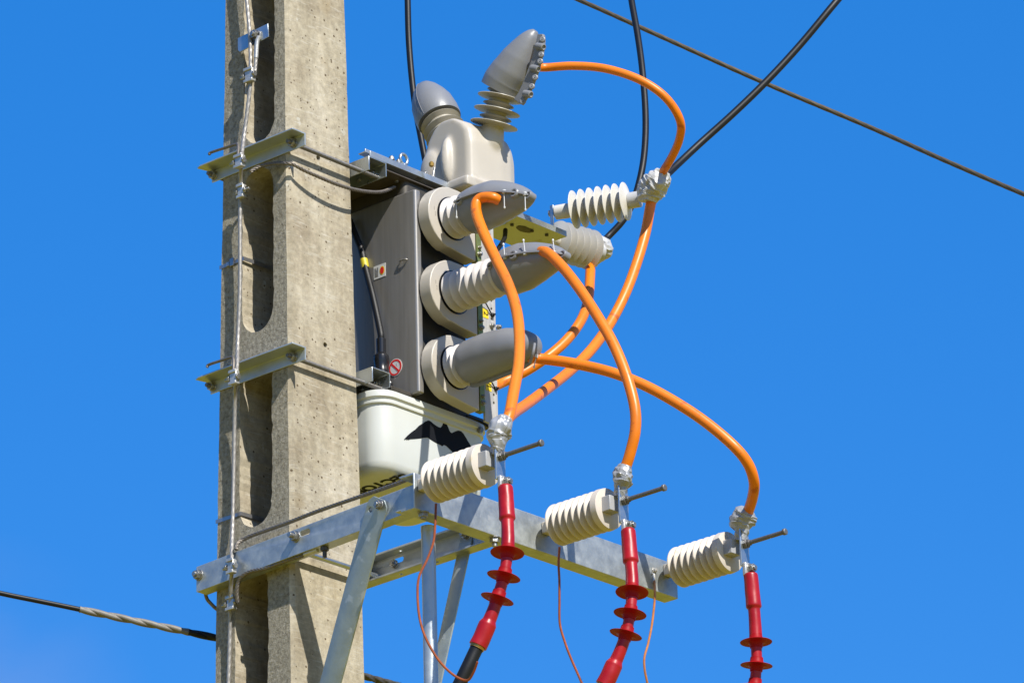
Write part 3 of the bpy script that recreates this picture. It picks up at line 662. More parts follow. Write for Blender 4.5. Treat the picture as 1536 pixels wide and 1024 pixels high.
# platform of two folded rails and a plate reaching out past the switch
mb = MB()
sweep(mb, [(0, 0), (0, .020), (.004, .020), (.004, .004), (.17, .004), (.17, .012), (.174, .012), (.174, 0)], (.300, -.060, 7.779), (1.215, -.060, 7.779), Y_, Z_)
sweep(mb, [(0, 0), (.03, 0), (.03, .004), (.004, .004), (.004, .012), (0, .012)], (.300, -.040, 7.7995), (.70, -.040, 7.7995), Y_, Z_)
plat = obj('platform', mb, M['platform'], sw, bevel=.001)
mb = MB()
p = V((1.0720, -0.0070, 7.7780))
pr = [(.018*math.cos(R(a))*(1+.35*noise.noise(V((math.cos(R(a))*1.5, math.sin(R(a))*1.5, 5)))), .034*math.sin(R(a))*(1+.3*noise.noise(V((math.cos(R(a))*2, 3, math.sin(R(a))*2))))) for a in range(0, 360, 15)]
sweep(mb, pr, p, p-Z_*.0008, Y_, X_); obj('stain', mb, M['dark'], plat)
for a_, b_ in ((768, 337), (798, 346), (820, 352)):
    p = V(aZ(a_, b_, 7.7785)); mb = MB(); cyl(mb, p, p-Z_*.004, .006, 12); obj('plate_stud', mb, M['dark'], plat)
mb = MB()   # eye bolt
c = V((.482, -.032, 7.833)); ringp = [c+V((math.cos(a)*.0, 0, 0))+X_*.016*math.cos(a)+Z_*.017*math.sin(a) for a in [2*PI*k/28 for k in range(29)]]
tube(mb, ringp, .0050, 12, 1); cyl(mb, (.482, -.032, 7.797), (.482, -.032, 7.815), .009)
obj('lifting_eye', mb, M['galvbright'], sw)
bolts('platform_bolt', [((.405, -.052, 7.800), Z_, .005, {'stub': .004}), ((.44, -.048, 7.800), Z_, .005, {'stub': .004})], sw)
mb = MB(); cyl(mb, (.603, -.042, 7.803), (.613, -.042, 7.842), .0032); obj('vent_valve', mb, M['bolt'], sw)
for dx, hh_, lean in ((-.012, .020, -.012), (-.022, .013, -.004), (-.030, .016, .008), (-.004, .012, .006)):
    mb = MB(); cyl(mb, (.600+dx, -.040, 7.803), (.600+dx+lean, -.036, 7.803+hh_), .0028); obj('vent_pin', mb, M['bolt'], sw)
mb = MB(); lathe(mb, (.595, -.045, 7.838), Z_, [(0, .004), (.003, .0075), (.012, .0085), (.018, .004)], 16); obj('valve_cap', mb, M['amber'], sw)
mb = MB(); lathe(mb, (1.150, -.018, 7.7835), Z_, [(0, .034), (.012, .034), (.016, .030), (.026, .021), (.032, .010), (.034, 0)], 30)
obj('dome_nut', mb, M['galvbright'], sw)
# side panel with holes, olive strip
mb = MB(); box(mb, .716, .776, -.136, -.128, 6.995, 7.700)
pnl = obj('side_panel', mb, M['panel'], sw, bevel=.001)
cutm = MB()
for (px_, py_) in ((737.5, 463), (737.5, 478), (737.5, 491), (737.5, 451), (741, 604), (741, 592), (735, 352)):
    p = V(aY(px_, py_, -.1365)); cyl(cutm, p+Y_*.03, p-Y_*.03, .0042, 14)
bore(pnl, cutm)
for (pts_, e_) in (([(0.7110, -0.1500, 7.3870), (0.7290, -0.1450, 7.3780), (0.7560, -0.1390, 7.3580)], (0.7590, -0.1360, 7.3580)), ([(0.7240, -0.1500, 7.1380), (0.7390, -0.1450, 7.1300), (0.7600, -0.1390, 7.1180)], (0.7660, -0.1360, 7.1150))):
    mb = MB(); tube(mb, pts_, .0022, 8); lathe(mb, e_, -Y_, [(0, .007), (.006, .007), (.008, .003), (.014, .003)], 12); obj('probe_lead', mb, M['black'], pnl)
bolts('panel_bolt', [((0.7550, -0.1360, 7.3210), -Y_, .0045, {'stub': .004}), ((0.7860, -0.1360, 7.3250), -Y_, .0045, {'stub': .004})], pnl)
for k, (px_, py_, s) in enumerate(((723.5, 351, '3'), (728.5, 470, '2'), (733, 579, '1'))):
    p = V(aY(px_, py_, -.1372)); mb = MB(); box(mb, p.x-.013, p.x+.013, -.1372, -.1362, p.z-.015, p.z+.015)
    lb = obj('phase_label', mb, M['stickyellow'], pnl)
    text_mesh('phase_digit', s, .030, p-V((0, .0006, 0)), -Z_, X_, M['decal'], lb, .0003)

# D-shaped cast housings with bushings
def dshape(cz):
    # outline in x, z about the bushing axis; rounded towards the pole, square away from it
    xs = []
    cx = .569
    L_ = []
    L_ += [(.676, cz+.098), (.676, cz-.113)]
    L_ += [(.640, cz-.110), (.600, cz-.106), (.560, cz-.100)]
    for a in range(255, 95, -12):
        L_.append((cx+.004+.110*math.cos(R(a)), cz+.104*math.sin(R(a))))
    L_ += [(.60, cz+.103), (.64, cz+.100)]
    return L_
def housing(cz, style):
    mb = MB(); y0, y1 = -.150, -.104
    sweep(mb, dshape(cz), (0, y0, 0), (0, y1, 0), X_, Z_)
    h = obj('bushing_housing', mb, M['cream'], sw, bevel=.0028, sharp=30)
    mb = MB(); box(mb, .6785, .700, -.1515, -.1285, cz-.113, cz+.098)
    st = obj('olive_strip', mb, M['greenstrip'], sw, bevel=.0006)
    bolts('strip_bolt', [((.690, -.1515, cz+dz), -Y_, .0042 if dz != -.063 else .0028, {'stub': .003}) for dz in (-.085, -.063, .06)], st)
    mb = MB(); cyl(mb, (.572, -.1502, cz), (.572, -.1515, cz), .0705, 48); obj('gasket', mb, M['blackglossy'], h)
    for (dx, dz, a, b) in ((-.083, .012, .0007, .006), (-.079, .0, .0022, .0007), (-.0785, -.008, .0007, .005)):
        mb = MB(); box(mb, .572+dx-a, .572+dx+a, -.1505, -.1499, cz+dz-b, cz+dz+b); obj('cast_mark', mb, M['castmark'], h)
    return h
# bushings: lathe along -Y
def sheds(mb, p0, ax, r0, rs, n, pitch, core, tip, end, droop=.55, first=.0, alt=None):
    prof = [(0, r0)]
    t = first
    for i in range(n):
        rsi = rs if (alt is None or i % 2 == 0) else alt
        prof += [(t, core), (t+pitch*(1-droop)*.35, core+.002), (t+pitch*droop, rsi-.002), (t+pitch*droop+.0012, rsi), (t+pitch*droop+.0032, rsi-.0005), (t+pitch*droop+.0045, rsi-.008), (t+pitch*(droop+.22), core+.003)]
        t += pitch
    prof += [(t, core), (end, tip), (end, 0)]
    return lathe(mb, p0, ax, prof, 48)
def conesheds(mb, p0, ax, n, pitch, rb, rt, drop):
    """close nested cones as on a short bushing: each rim overhangs the next"""
    prof = [(-.0005, rb*.9), (.004, rb*.9)]
    t = .0045
    for i in range(n):
        r_ = rb*(1-.010*i)
        prof += [(t, r_*.66), (t+.0006, r_*.965), (t+.0018, r_), (t+.0036, r_*.995), (t+pitch*.30, r_*.90), (t+pitch*.55, r_*.76), (t+pitch*.97, r_*.66)]
        t += pitch
    prof += [(t, rt), (t+.02, rt), (t+.02, 0)]
    return lathe(mb, p0, ax, prof, 64)

BOOTS = []
# bump helpers for clam-shell covers
def cover(name, pts, radii, seam_dir, parent, seam=True, clips=(), clip_dir=-Z_, pinlen=.045, bosses=(), i0=0, blunt=False, sub=6, pins=True):
    P_ = catmull(pts, sub); n = len(P_)
    rad = []
    for i in range(n):
        q = i/(n-1)*(len(radii)-1); k = min(int(q), len(radii)-2); f = q-k
        f2 = f*f*(3-2*f)
        rad.append(radii[k]*(1-f)+radii[k+1]*f)
    mb = MB(); loft(mb, P_, rad, 40)
    cv = obj(name, mb, M['boot'], parent, sharp=50)
    if seam:
        sd = V(seam_dir); mb = MB()
        vs = []; N2 = n-i0
        for i in range(i0, n):
            t = (P_[min(i+1, n-1)]-P_[max(i-1, 0)]).normalized()
            s = (sd-t*sd.dot(t)).normalized(); nn = t.cross(s)
            wd = rad[i]+.0115
            for a, b in ((rad[i]*.9, .0030), (wd, .0030), (wd, -.0030), (rad[i]*.9, -.0030)):
                vs.append(P_[i]+s*a+nn*b)
        k = N2
        fs = [(i*4+j, i*4+(j+1) % 4, (i+1)*4+(j+1) % 4, (i+1)*4+j) for i in range(k-1) for j in range(4)]+[(0, 1, 2, 3), ((k-1)*4+3, (k-1)*4+2, (k-1)*4+1, (k-1)*4)]
        mb.add(vs, fs)
        obj('cover_flange', mb, M['boot'], cv, bevel=.0006)
        def spot(f, out=.004):
            i = min(n-1, max(0, int(f*(n-1))))
            t = (P_[min(i+1, n-1)]-P_[max(i-1, 0)]).normalized()
            s = (sd-t*sd.dot(t)).normalized(); return P_[i]+s*(rad[i]+out), t, s
        for f in clips:
            p, t, s = spot(f); cd_ = V(clip_dir).normalized()
            mb = MB()
            cyl(mb, p-cd_*.006, p+cd_*.004, .0065, 14)
            if pins:
                cyl(mb, p, p+cd_*pinlen, .0016, 8)
                lathe(mb, p+cd_*pinlen, cd_, [(0, .003), (.005, .0033), (.007, .002)], 10)
            obj('clip_pin', mb, M['pin'] if pins else M['boot'], cv)
        for f, rb in bosses:
            p, t, s = spot(f, -.002); mb = MB()
            q = s
            lathe(mb, p-s*.016, s, [(0, rb), (.022, rb), (.026, rb*.82), (.026, rb*.55), (.016, rb*.5)], 22)
            obj('cable_port', mb, M['boot'], cv)
    return cv

h1 = housing(7.623, 1); h2 = housing(7.377, 2); h3 = housing(7.129, 3)
def bushing(cz, h, n, pitch, rb=.0665):
    mb = MB(); conesheds(mb, (.572, -.1495, cz), -Y_, n, pitch, rb, .05, 0)
    return obj('bushing', mb, M['shed'], h, sharp=40)
bushing(7.623, h1, 3, .0285); bushing(7.377, h2, 7, .0315, .066); bushing(7.129, h3, 3, .0270)
x0 = .572
SD = V((-.90, 0, .14))
# covers on the three side bushings
c1 = cover('bushing_cover', [(x0, -.228, 7.620), (x0, -.27, 7.623), (x0, -.33, 7.622), (x0, -.385, 7.614), (x0, -.435, 7.604), (x0, -.472, 7.596), (x0, -.482, 7.594)],
      [.070, .0735, .071, .058, .041, .021, .010], SD, sw, clips=(.03, .60, .86), bosses=((.10, .0145), (.72, .0165), (.97, .014)), pinlen=.048)
c2 = cover('bushing_cover', [(x0, -.352, 7.378), (x0, -.385, 7.378), (x0, -.44, 7.378), (x0, -.50, 7.376), (x0, -.56, 7.370), (x0, -.600, 7.362), (x0, -.612, 7.360)],
      [.058, .0735, .074, .061, .042, .021, .012], SD, sw, clips=(.20, .33, .52, .80), clip_dir=V((0, .10, 1)), bosses=((.05, .012), (.40, .0165), (.98, .0145)), pinlen=.040)
c3 = cover('bushing_cover', [(x0, -.196, 7.129), (x0, -.22, 7.129), (x0, -.29, 7.131), (x0, -.37, 7.128), (x0, -.43, 7.118), (x0, -.472, 7.110), (x0, -.482, 7.108)],
      [.061, .069, .0705, .0655, .0535, .034, .016], V((.2, -.3, -1)), sw, clips=(.62, .9,), clip_dir=V((.0, .3, -1)), bosses=(), pinlen=.03)
mb = MB()
p = V((0.5370, -0.4900, 7.0920)); tube(mb, [(0.5300, -0.5100, 7.0950), (0.5200, -0.5120, 7.0640), (0.5300, -0.4890, 7.0370)], .0042, 10)
obj('clip_pin', mb, M['boot'], c3)

# ---- top casting: smooth union of rounded masses
XC = .80
def ell(mb, c, rx, ry, rz, rot=0, seg=28, rings=16):
    vs = []; c = V(c)
    for i in range(rings+1):
        a = PI*i/rings
        for k in range(seg):
            b = 2*PI*k/seg
            p = V((rx*math.sin(a)*math.cos(b), ry*math.sin(a)*math.sin(b), rz*math.cos(a)))
            p.rotate(Matrix.Rotation(rot, 3, 'X')); vs.append(c+p)
    fs = [(i*seg+k, i*seg+(k+1) % seg, (i+1)*seg+(k+1) % seg, (i+1)*seg+k) for i in range(rings) for k in range(seg)]
    return mb.add(vs, fs)
nF = V((0, -.32, .95)).normalized(); nR = V((0, .42, .90)).normalized()
fb = V((XC, -.112, 7.968)); rb_ = V((XC, .080, 8.058))
mb = MB()
oy = [(.088, 7.78), (.094, 7.86), (.093, 7.915), (.088, 7.945), (.070, 7.985), (.040, 8.020), (.000, 8.040), (-.050, 8.038), (-.095, 8.012), (-.118, 7.985), (-.126, 7.94), (-.126, 7.78)]
secs = [(.692, .80, .993), (.700, .93, .998), (.722, 1.0, 1.0), (.770, 1.08, 1.0), (.820, 1.14, .975), (.865, 1.10, .93), (.900, .95, .84), (.914, .84, .74)]
vs = []; k = len(oy)
for xx, wy, wz in secs: vs += [V((xx, -.016+(y_+.016)*wy, 7.78+(z_-7.78)*(1-(1-wz)*.75))) for y_, z_ in oy]
mb.add(vs, [tuple(range(k)), tuple((len(secs)-1)*k+q for q in range(k))[::-1]]+[(a*k+q, a*k+(q+1) % k, (a+1)*k+(q+1) % k, (a+1)*k+q) for a in range(len(secs)-1) for q in range(k)])
ell(mb, (.822, -.070, 7.905), .090, .066, .088)
lathe(mb, fb-nF*.06, nF, [(0, .02), (.03, .040), (.055, .045), (.080, .040), (.110, .034), (.112, .0)], 30)
lathe(mb, rb_-nR*.14, nR, [(0, .070), (.070, .068), (.080, .062), (.084, 0)], 36)
box(mb, .655, .895, -.140, -.02, 7.770, 7.806)
ell(mb, (.688, -.030, 7.895), .026, .021, .078)
ell(mb, (.694, .046, 7.870), .024, .046, .082)
top = obj('top_casting', mb, M['cream'], sw, flat=True)
rm = top.modifiers.new('remesh', 'REMESH'); rm.mode = 'VOXEL'; rm.voxel_size = .0042; rm.use_smooth_shade = True
sm = top.modifiers.new('smooth', 'SMOOTH'); sm.iterations = 20; sm.factor = .6
# rear bushing and cap
mb = MB()
prof = [(-.075, .05)]
for t, rs in ((-.050, .0715), (-.020, .070), (.010, .0685), (.040, .067)):
    prof += [(t-.008, .052), (t-.001, rs-.004), (t+.0015, rs), (t+.0030, rs-.0006), (t+.0055, rs-.009), (t+.012, .052)]
prof += [(.09, .052), (.09, 0)]
lathe(mb, rb_, nR, prof, 56)
obj('rear_bushing', mb, M['shedgrey'], sw, sharp=40)
mb = MB()
lathe(mb, rb_+nR*.058, nR, [(0, .0), (.0, .066), (-.004, .0715), (.006, .0735), (.03, .0735), (.07, .0685), (.10, .058), (.13, .043), (.15, .028), (.158, .014), (.160, 0)], 56)
obj('rear_bushing_cover', mb, M['boot'], sw, sharp=50)
mb = MB(); q_ = rb_+nR*.058; u_, v_2, _ = frame(nR)
pts_ = [q_+nR*t+(-X_)*(r_+.0004) for t, r_ in ((0, .0720), (.03, .0738), (.07, .0690), (.10, .0585), (.13, .0435), (.15, .0285), (.158, .0145))]
tube(mb, pts_, .0011, 8); obj('mould_seam', mb, M['boot'], sw)
# front bushing: thin discs, alternating wide and narrow
mb = MB()
P0 = fb+nF*.034
prof = [(0, .034)]
t = .016
for i, rs in enumerate((.0765, .052, .0745, .050, .072, .046)):
    prof += [(t-.008, .033), (t-.003, .036), (t+.0015, rs-.004), (t+.003, rs), (t+.0048, rs-.001), (t+.0055, .036), (t+.011, .033)]
    t += .0222
prof += [(t+.02, .033), (t+.02, 0)]
lathe(mb, P0, nF, prof, 64)
obj('front_bushing', mb, M['shedgrey'], sw, sharp=35)
# big cover, tilted forward
b0 = V((0.8000, -0.1620, 8.1250)); pts = [(0.8000, -0.1620, 8.1250), (0.8000, -0.1820, 8.1490), (0.8000, -0.2110, 8.1760), (0.8000, -0.2450, 8.2140), (0.8000, -0.2790, 8.2520), (0.8000, -0.3010, 8.2740), (0.8000, -0.3140, 8.2850)]
pts = [V(p) for p in pts]
cv = cover('front_bushing_cover', pts, [.0695, .0715, .0685, .0575, .0395, .0245, .010], V((.55, -.8, -.2)), sw, seam=False, sub=8)
# seam flange on the cable side with bolt ears
mb = MB(); sm_pts = [(784, 158), (793, 143), (800, 128), (806, 112), (811, 95), (815, 78), (817, 62), (816, 52)]
inn = [(772, 150), (780, 138), (787, 122), (793, 106), (799, 90), (803, 75), (806, 62), (808, 52)]
vs = []
for (a, b), (c_, d_) in zip(sm_pts, inn):
    o_, i_ = V(aX(a, b, .79)), V(aX(c_, d_, .79))
    for p in (o_, i_):
        vs += [p+X_*.006, p-X_*.006]
fs = []
for i in range(len(sm_pts)-1):
    q = i*4
    fs += [(q, q+1, q+5, q+4), (q+2, q+6, q+7, q+3), (q, q+4, q+6, q+2), (q+1, q+3, q+7, q+5)]
fs += [(0, 2, 3, 1), (len(vs)-4, len(vs)-3, len(vs)-1, len(vs)-2)]
mb.add(vs, fs); obj('cover_flange', mb, M['boot'], cv, bevel=.002)
for (a, b, r_) in ((813.5, 59, .0085), (811.5, 82, .0085), (810, 92, .0085), (802.5, 116, .0085), (797.5, 129.5, .0085), (784, 152, .009)):
    mb = MB(); p = V(aX(a, b, .782)); ax = V((-.85, -.45, 0)).normalized()
    lathe(mb, p-ax*.004, ax, [(0, r_*1.15), (.005, r_*1.1), (.0065, r_*.7), (.0055, r_*.3), (.0075, r_*.28), (.0075, 0)], 18)
    obj('clip_button', mb, M['boot'], cv)
for (a, b) in ((808, 70), (800, 103), (789, 141)):
    mb = MB(); p = V(aX(a, b, .785)); e = V(aX(a+13, b+2, .785)); ax = (e-p).normalized()
    lathe(mb, p-ax*.006, ax, [(0, .012), (.020, .0125), (.028, .0115), (.030, .008), (.026, .006)], 22)
    obj('cable_port', mb, M['boot'], cv)
mb = MB(); p = V((0.8000, -0.1600, 8.1510)); ax = V((-.70, -.62, -.36)); cyl(mb, p+ax*.060, p+ax*.080, .0024, 10); obj('drain_hole', mb, M['dark'], cv)

# stickers on the tank
xt = .4562
p = V(aX(569.5, 407, xt)); mb = MB(); box(mb, xt-.0006, xt+.0004, p.y-.025, p.y+.025, p.z-.022, p.z+.022)
s1 = obj('warning_sticker', mb, M['stickwhite'], tank)
mb = MB(); lathe(mb, (xt-.0007, p.y-.011, p.z), -X_, [(0, .0145), (.0004, .0145)], 28, sx=.72); obj('sticker_border', mb, M['stickyellow'], s1)
mb = MB(); lathe(mb, (xt-.0012, p.y-.011, p.z), -X_, [(0, .0115), (.0004, .0115)], 28, sx=.68); obj('sticker_oval', mb, M['stickred'], s1)
for i in range(5):
    mb = MB(); box(mb, xt-.0011, xt-.0006, p.y+.006+.0033*i, p.y+.0072+.0033*i, p.z-.016, p.z+.015-(.006 if i % 3 == 2 else 0)); obj('sticker_line', mb, M['dark'], s1)
p = V(aX(593, 551, xt)); mb = MB(); cyl(mb, (xt+.0004, p.y, p.z), (xt-.0006, p.y, p.z), .0285, 40)
s2 = obj('prohibition_sticker', mb, M['stickwhite'], tank)
mb = MB(); k = 40
vs = []
for a in range(k):
    for rr_, xx in ((.0262, -.0012), (.0205, -.0012), (.0205, -.0005), (.0262, -.0005)):
        vs.append(V((xt+xx, p.y+rr_*math.cos(2*PI*a/k), p.z+rr_*math.sin(2*PI*a/k))))
mb.add(vs, [(a*4+j, a*4+(j+1) % 4, ((a+1) % k)*4+(j+1) % 4, ((a+1) % k)*4+j) for a in range(k) for j in range(4)])
u_ = V((0, -.70, -.71)); v2_ = V((0, .71, -.70))
sweep(mb, [(-.022, -.003), (.022, -.003), (.022, .003), (-.022, .003)], V((xt-.0014, p.y, p.z)), V((xt-.0007, p.y, p.z)), u_, v2_)
obj('red_ring', mb, M['stickred'], s2)
mb = MB(); box(mb, xt-.0010, xt-.0006, p.y-.008, p.y-.004, p.z+.004, p.z+.012); obj('faint_pictogram', mb, mat('pale_print', (.45, .46, .50), .6), s2)
mb = MB(); q = V(aX(606, 391, xt)); tube(mb, [q+V((-.002, -.016, -.002)), q+V((-.007, -.010, 0)), q+V((-.007, .010, 0)), q+V((-.002, .016, .002))], .0030, 8)
obj('tank_lug', mb, M['tank'], tank)

# ------------------------------------------------------------------ control box under the switch
bxt = thing('control_box', (.57, .1, 6.765), 'pale rounded control box with a black bird emblem, hung under the switch', 'control box')
mb = MB()
secs = []
X0, X1, Y0, Y1 = .318, .815, -.068, .30
def ringof(ins, z, r_): return [V((a, b, z)) for a, b in rrect(X0+ins, X1-ins, Y0+ins, Y1-ins, r_, 8)]
lay = [(-.007, 7.020, .068), (-.009, 7.012, .070), (-.009, 7.000, .070), (-.003, 6.996, .066), (-.002, 6.990, .066), (-.0045, 6.987, .067), (-.004, 6.981, .067), (.002, 6.978, .065),
       (.003, 6.90, .064), (.007, 6.80, .062), (.011, 6.785, .060), (.018, 6.773, .055), (.030, 6.767, .05), (.044, 6.765, .045)]
vs = []
for ins, z, r_ in lay: vs += ringof(ins, z, r_)
n = len(vs)//len(lay)
fs = [(i*n+k, i*n+(k+1) % n, (i+1)*n+(k+1) % n, (i+1)*n+k) for i in range(len(lay)-1) for k in range(n)]
fs += [tuple(range(n)), tuple((len(lay)-1)*n+k for k in range(n))[::-1]]
mb.add(vs, fs); bx = obj('box_shell', mb, M['box'], bxt, sharp=40)
yf = Y0+.0028
pts2 = BIRD
mb = MB(); mb.add([V((p[0], yf-.0012, p[2])) for p in pts2]+[V((p[0], yf+.004, p[2])) for p in pts2],
                  [tuple(range(len(pts2))), tuple(range(len(pts2), 2*len(pts2)))[::-1]]+[(i, (i+1) % len(pts2), len(pts2)+(i+1) % len(pts2), len(pts2)+i) for i in range(len(pts2))])
obj('bird_emblem', mb, M['decal'], bxt, flat=True)
text_mesh('bottom_lettering', 'SECTOS', .060, ((0.4260, -0.0220, 6.7650)[0]+.003, (0.4260, -0.0220, 6.7650)[1]+.057, 6.7640), Y_, X_, M['decal'], bxt, .0005, .0022)
mb = MB(); bolt(mb, aY(717, 645.5, Y0+.001), -Y_, .0065, stub=.004); 
obj('latch_bolt', mb, M['bolt'], bxt)
mb = MB(); tube(mb, [(0.6880, -0.0850, 7.0190), (0.7370, -0.0850, 7.0180), (0.7610, -0.0900, 7.0120), (0.7780, -0.1000, 7.0030), (0.8070, -0.0900, 7.0130)], .0042, 10)
tag(obj('tied_lead', mb, M['black']), 'short bundle of black leads tucked between the switch and the pale box', 'lead')

# ------------------------------------------------------------------ line insulators on the platform end
def line_ins(a, b, label, n=7, rs=.0625):
    a, b = V(a), V(b); ax = (b-a).normalized(); Ln = (b-a).length
    t = thing('line_insulator', a, label, 'insulator', 'finned line insulators at the end of the switch platform')
    mb = MB(); lathe(mb, a, ax, [(0, .018), (.002, .0235), (.043, .0245), (.046, .022), (.046, 0)], 12); obj('end_fitting', mb, M['shedwhite'], t, bevel=.001)
    mb = MB(); lathe(mb, b-ax*.046, ax, [(0, .022), (.003, .0265), (.040, .0265), (.042, .018), (.042, 0)], 30); obj('end_fitting', mb, M['tapewhite'], t, bevel=.001)
    mb = MB(); prof = [(.040, .024)]; pitch = (Ln-.092)/n
    for i in range(n):
        t0_ = .046+pitch*(i+.15)
        prof += [(t0_-.001, .0225), (t0_+.006, .0265), (t0_+.0125, rs-.010), (t0_+.0148, rs), (t0_+.0162, rs-.0006), (t0_+.0195, rs-.012), (t0_+.0255, .0265), (t0_+.028, .0225)]
    prof += [(Ln-.046, .025), (Ln-.046, 0)]
    lathe(mb, a, ax, prof, 56); obj('shed_stack', mb, M['shedwhite'], t, sharp=35)
    mb = MB(); cyl(mb, a-ax*.022, a, .006); hexa(mb, a-ax*.022, ax, .011, .008); hexa(mb, a-ax*.010, ax, .013, .009)
    obj('stud', mb, M['bolt'], t, bevel=.0006)
    mb = MB(); box(mb, a.x-.017, a.x-.014, a.y-.006, a.y+.008, 7.7962, a.z+.022); obj('mounting_tab', mb, M['galvbright'], t, bevel=.0006)
    return t
I1a, I1b = V((1.1680, -0.0550, 7.8500)), V((1.2780, -0.3270, 7.8490))
LI1 = line_ins(I1a, I1b, 'white finned line insulator standing clear against the sky beside the pale tape wrap')
I2a, I2b = V((1.235, .060, 7.822)), V((1.495, .030, 7.830))
LI2 = line_ins(I2a, I2b, 'white finned line insulator partly behind the yellowish platform end and the middle bushing cover', n=6, rs=.066)

# ------------------------------------------------------------------ post insulators on the crossarm
def post_ins(x):
    t = thing('post_insulator', (x, -.58, 6.472), '', 'insulator', 'ribbed post insulators along the crossarm')
    z = 6.472; y = -.5812
    mb = MB(); sweep(mb, [(-.018, -.018), (.018, -.018), (.018, .018), (-.018, .018)], (x, y, z), (x, y-.030, z), X_, Z_); obj('base_block', mb, M['shedcream'], t, bevel=.003)
    mb = MB(); n = 7; pitch = .0250; t0_ = .052; prof = [(.026, .026), (t0_, .040)]
    for i in range(n):
        r_ = .0630
        prof += [(t0_, .036), (t0_+.0006, r_-.004), (t0_+.0018, r_), (t0_+.0046, r_-.0004), (t0_+.0095, r_-.009), (t0_+.0150, r_-.019), (t0_+pitch*.99, .036)]
        t0_ += pitch
    prof += [(t0_, .0610), (t0_+.002, .0640), (t0_+.006, .0638), (t0_+.022, .0620), (t0_+.023, .0605), (t0_+.023, 0)]
    lathe(mb, (x, y, z), -Y_, prof, 72); obj('shed_stack', mb, M['shedcream'], t, sharp=35)
    ye = y-t0_-.024
    mb = MB(); sweep(mb, [(-.024, -.022), (.020, -.022), (.020, .024), (-.024, .024)], (x-.010, ye+.003, z+.004), (x-.010, ye-.030, z+.004), X_, Z_); obj('end_block', mb, mat_pg, t, bevel=.002)
    yb = y-.300
    mb = MB(); box(mb, x-.020, x+.020, yb-.006, yb, z-.062, z+.082); obj('bus_bar', mb, M['galvbright'], t, bevel=.0012)
    mb = MB()
    cyl(mb, (x, yb-.006, z+.010), (x, yb-.155, z+.010), .0068, 16)
    lathe(mb, (x, yb-.155, z+.010), -Y_, [(0, .0105), (.008, .0108), (.010, .0085), (.010, 0)], 8)
    hexa(mb, (x, yb-.006, z+.010), -Y_, .0145, .012)
    lathe(mb, (x, yb-.018, z+.010), -Y_, [(0, .0105), (.010, .0095)], 8)
    obj('long_bolt', mb, M['rod'], t, bevel=.0008)
    mb = MB(); box(mb, x-.019, x+.021, yb-.020, yb-.0065, z-.096, z-.052); lg = obj('cable_lug', mb, M['alubright'], t, bevel=.004)
    mb = MB(); bolt(mb, (x+.004, yb-.020, z-.070), -Y_, .0078, stub=.006)
    obj('lug_bolt', mb, M['bolt'], lg, bevel=.0006)
    return t
mat_pg = mat('grey_plastic', (.42, .42, .43), .4, 0, var=.1)
pi1 = post_ins(-.061)
pi1['label'] = 'ribbed white post insulator nearest the pole, in front of the bird emblem box'
pi2 = dup(pi1, (.534, 0, 0), 'ribbed white post insulator in the middle of the crossarm, under the crossing orange cables')
pi3 = dup(pi1, (1.086, 0, 0), 'ribbed white post insulator at the free far end of the crossarm')

# red cable terminations
def term(name, pts, rad, shed_at, blk, label, tipring=True):
    t = thing(name, pts[0], label, 'cable end', 'red cable terminations hanging from the crossarm insulators')
    P_ = catmull(pts, 10); n = len(P_)
    cum = [0]
    for i in range(1, n): cum.append(cum[-1]+(P_[i]-P_[i-1]).length)
    def rat(s):
        for (s0, r0), (s1, r1) in zip(rad, rad[1:]):
            if s <= s1: 
                f = (s-s0)/(s1-s0); return r0+(r1-r0)*f
        return rad[-1][1]
    # resample evenly
    Q = []; k = 0; step = .004; s = 0; i = 0
    while s < min(cum[-1], rad[-1][0]):
        while cum[i+1] < s: i += 1
        f = (s-cum[i])/(cum[i+1]-cum[i]); Q.append(P_[i].lerp(P_[i+1], f)); s += step
    mb = MB(); ss = [step*j for j in range(len(Q))]
    loft(mb, Q, [rat(s) for s in ss], 28, lambda i, a, s: 1+.035*noise.noise(V((math.cos(a)*1.5, math.sin(a)*1.5, s*26))))
    body = obj('red_sleeve', mb, M['red'], t, sharp=50)
    for sa in shed_at:
        j = min(len(Q)-2, int(sa/step)); p = Q[j]; ax = (Q[j+1]-Q[j-1]).normalized()
        mb = MB(); lathe(mb, p-ax*.004, ax, [(-.018, .0190), (-.004, .0205), (-.001, .0235), (.001, .033), (.0050, .0465), (.0062, .0480), (.0074, .0472), (.0065, .034), (.0090, .0225), (.012, .0200), (.024, .0185)], 44)
        obj('red_shed', mb, M['redshed'], t, sharp=45)
    e = Q[-1]; ax = (Q[-1]-Q[-3]).normalized()
    mb = MB(); cyl(mb, e-ax*.002, e+ax*.008, rad[-1][1]*.93, 24); obj('copper_band', mb, M['amber'], t)
    mb = MB(); tube(mb, [e+ax*.004]+[V(q) for q in blk]+[V(blk[-1])+V((.04*q, .06*q, -.55*q)) for q in (.5, 1, 2, 4)], .0190, 24, 10); obj('cable_sheath', mb, M['black'], t)
    return t
RAD = [(0, .0195), (.004, .0225), (.120, .0235), (.128, .0165), (.150, .0160), (.200, .0175), (.245, .0165), (.400, .0170), (.410, .0235), (.485, .0240), (.490, .022)]
RAD1 = [(0, .0195), (.003, .0215), (.078, .0225), (.104, .0235), (.112, .0180), (.160, .0185), (.200, .0195), (.212, .0165), (.300, .0160), (.385, .0180), (.420, .0195), (.432, .0250), (.500, .0262), (.505, .023)]
YT = -.901
term('cable_termination', T1, RAD1, (.212, .286, .352), T1B, 'red cable termination under the insulator nearest the pole, bending left into black cable')
term('cable_termination', T2, RAD1, (.205, .272, .338), T2B, 'red cable termination hanging under the middle post insulator')
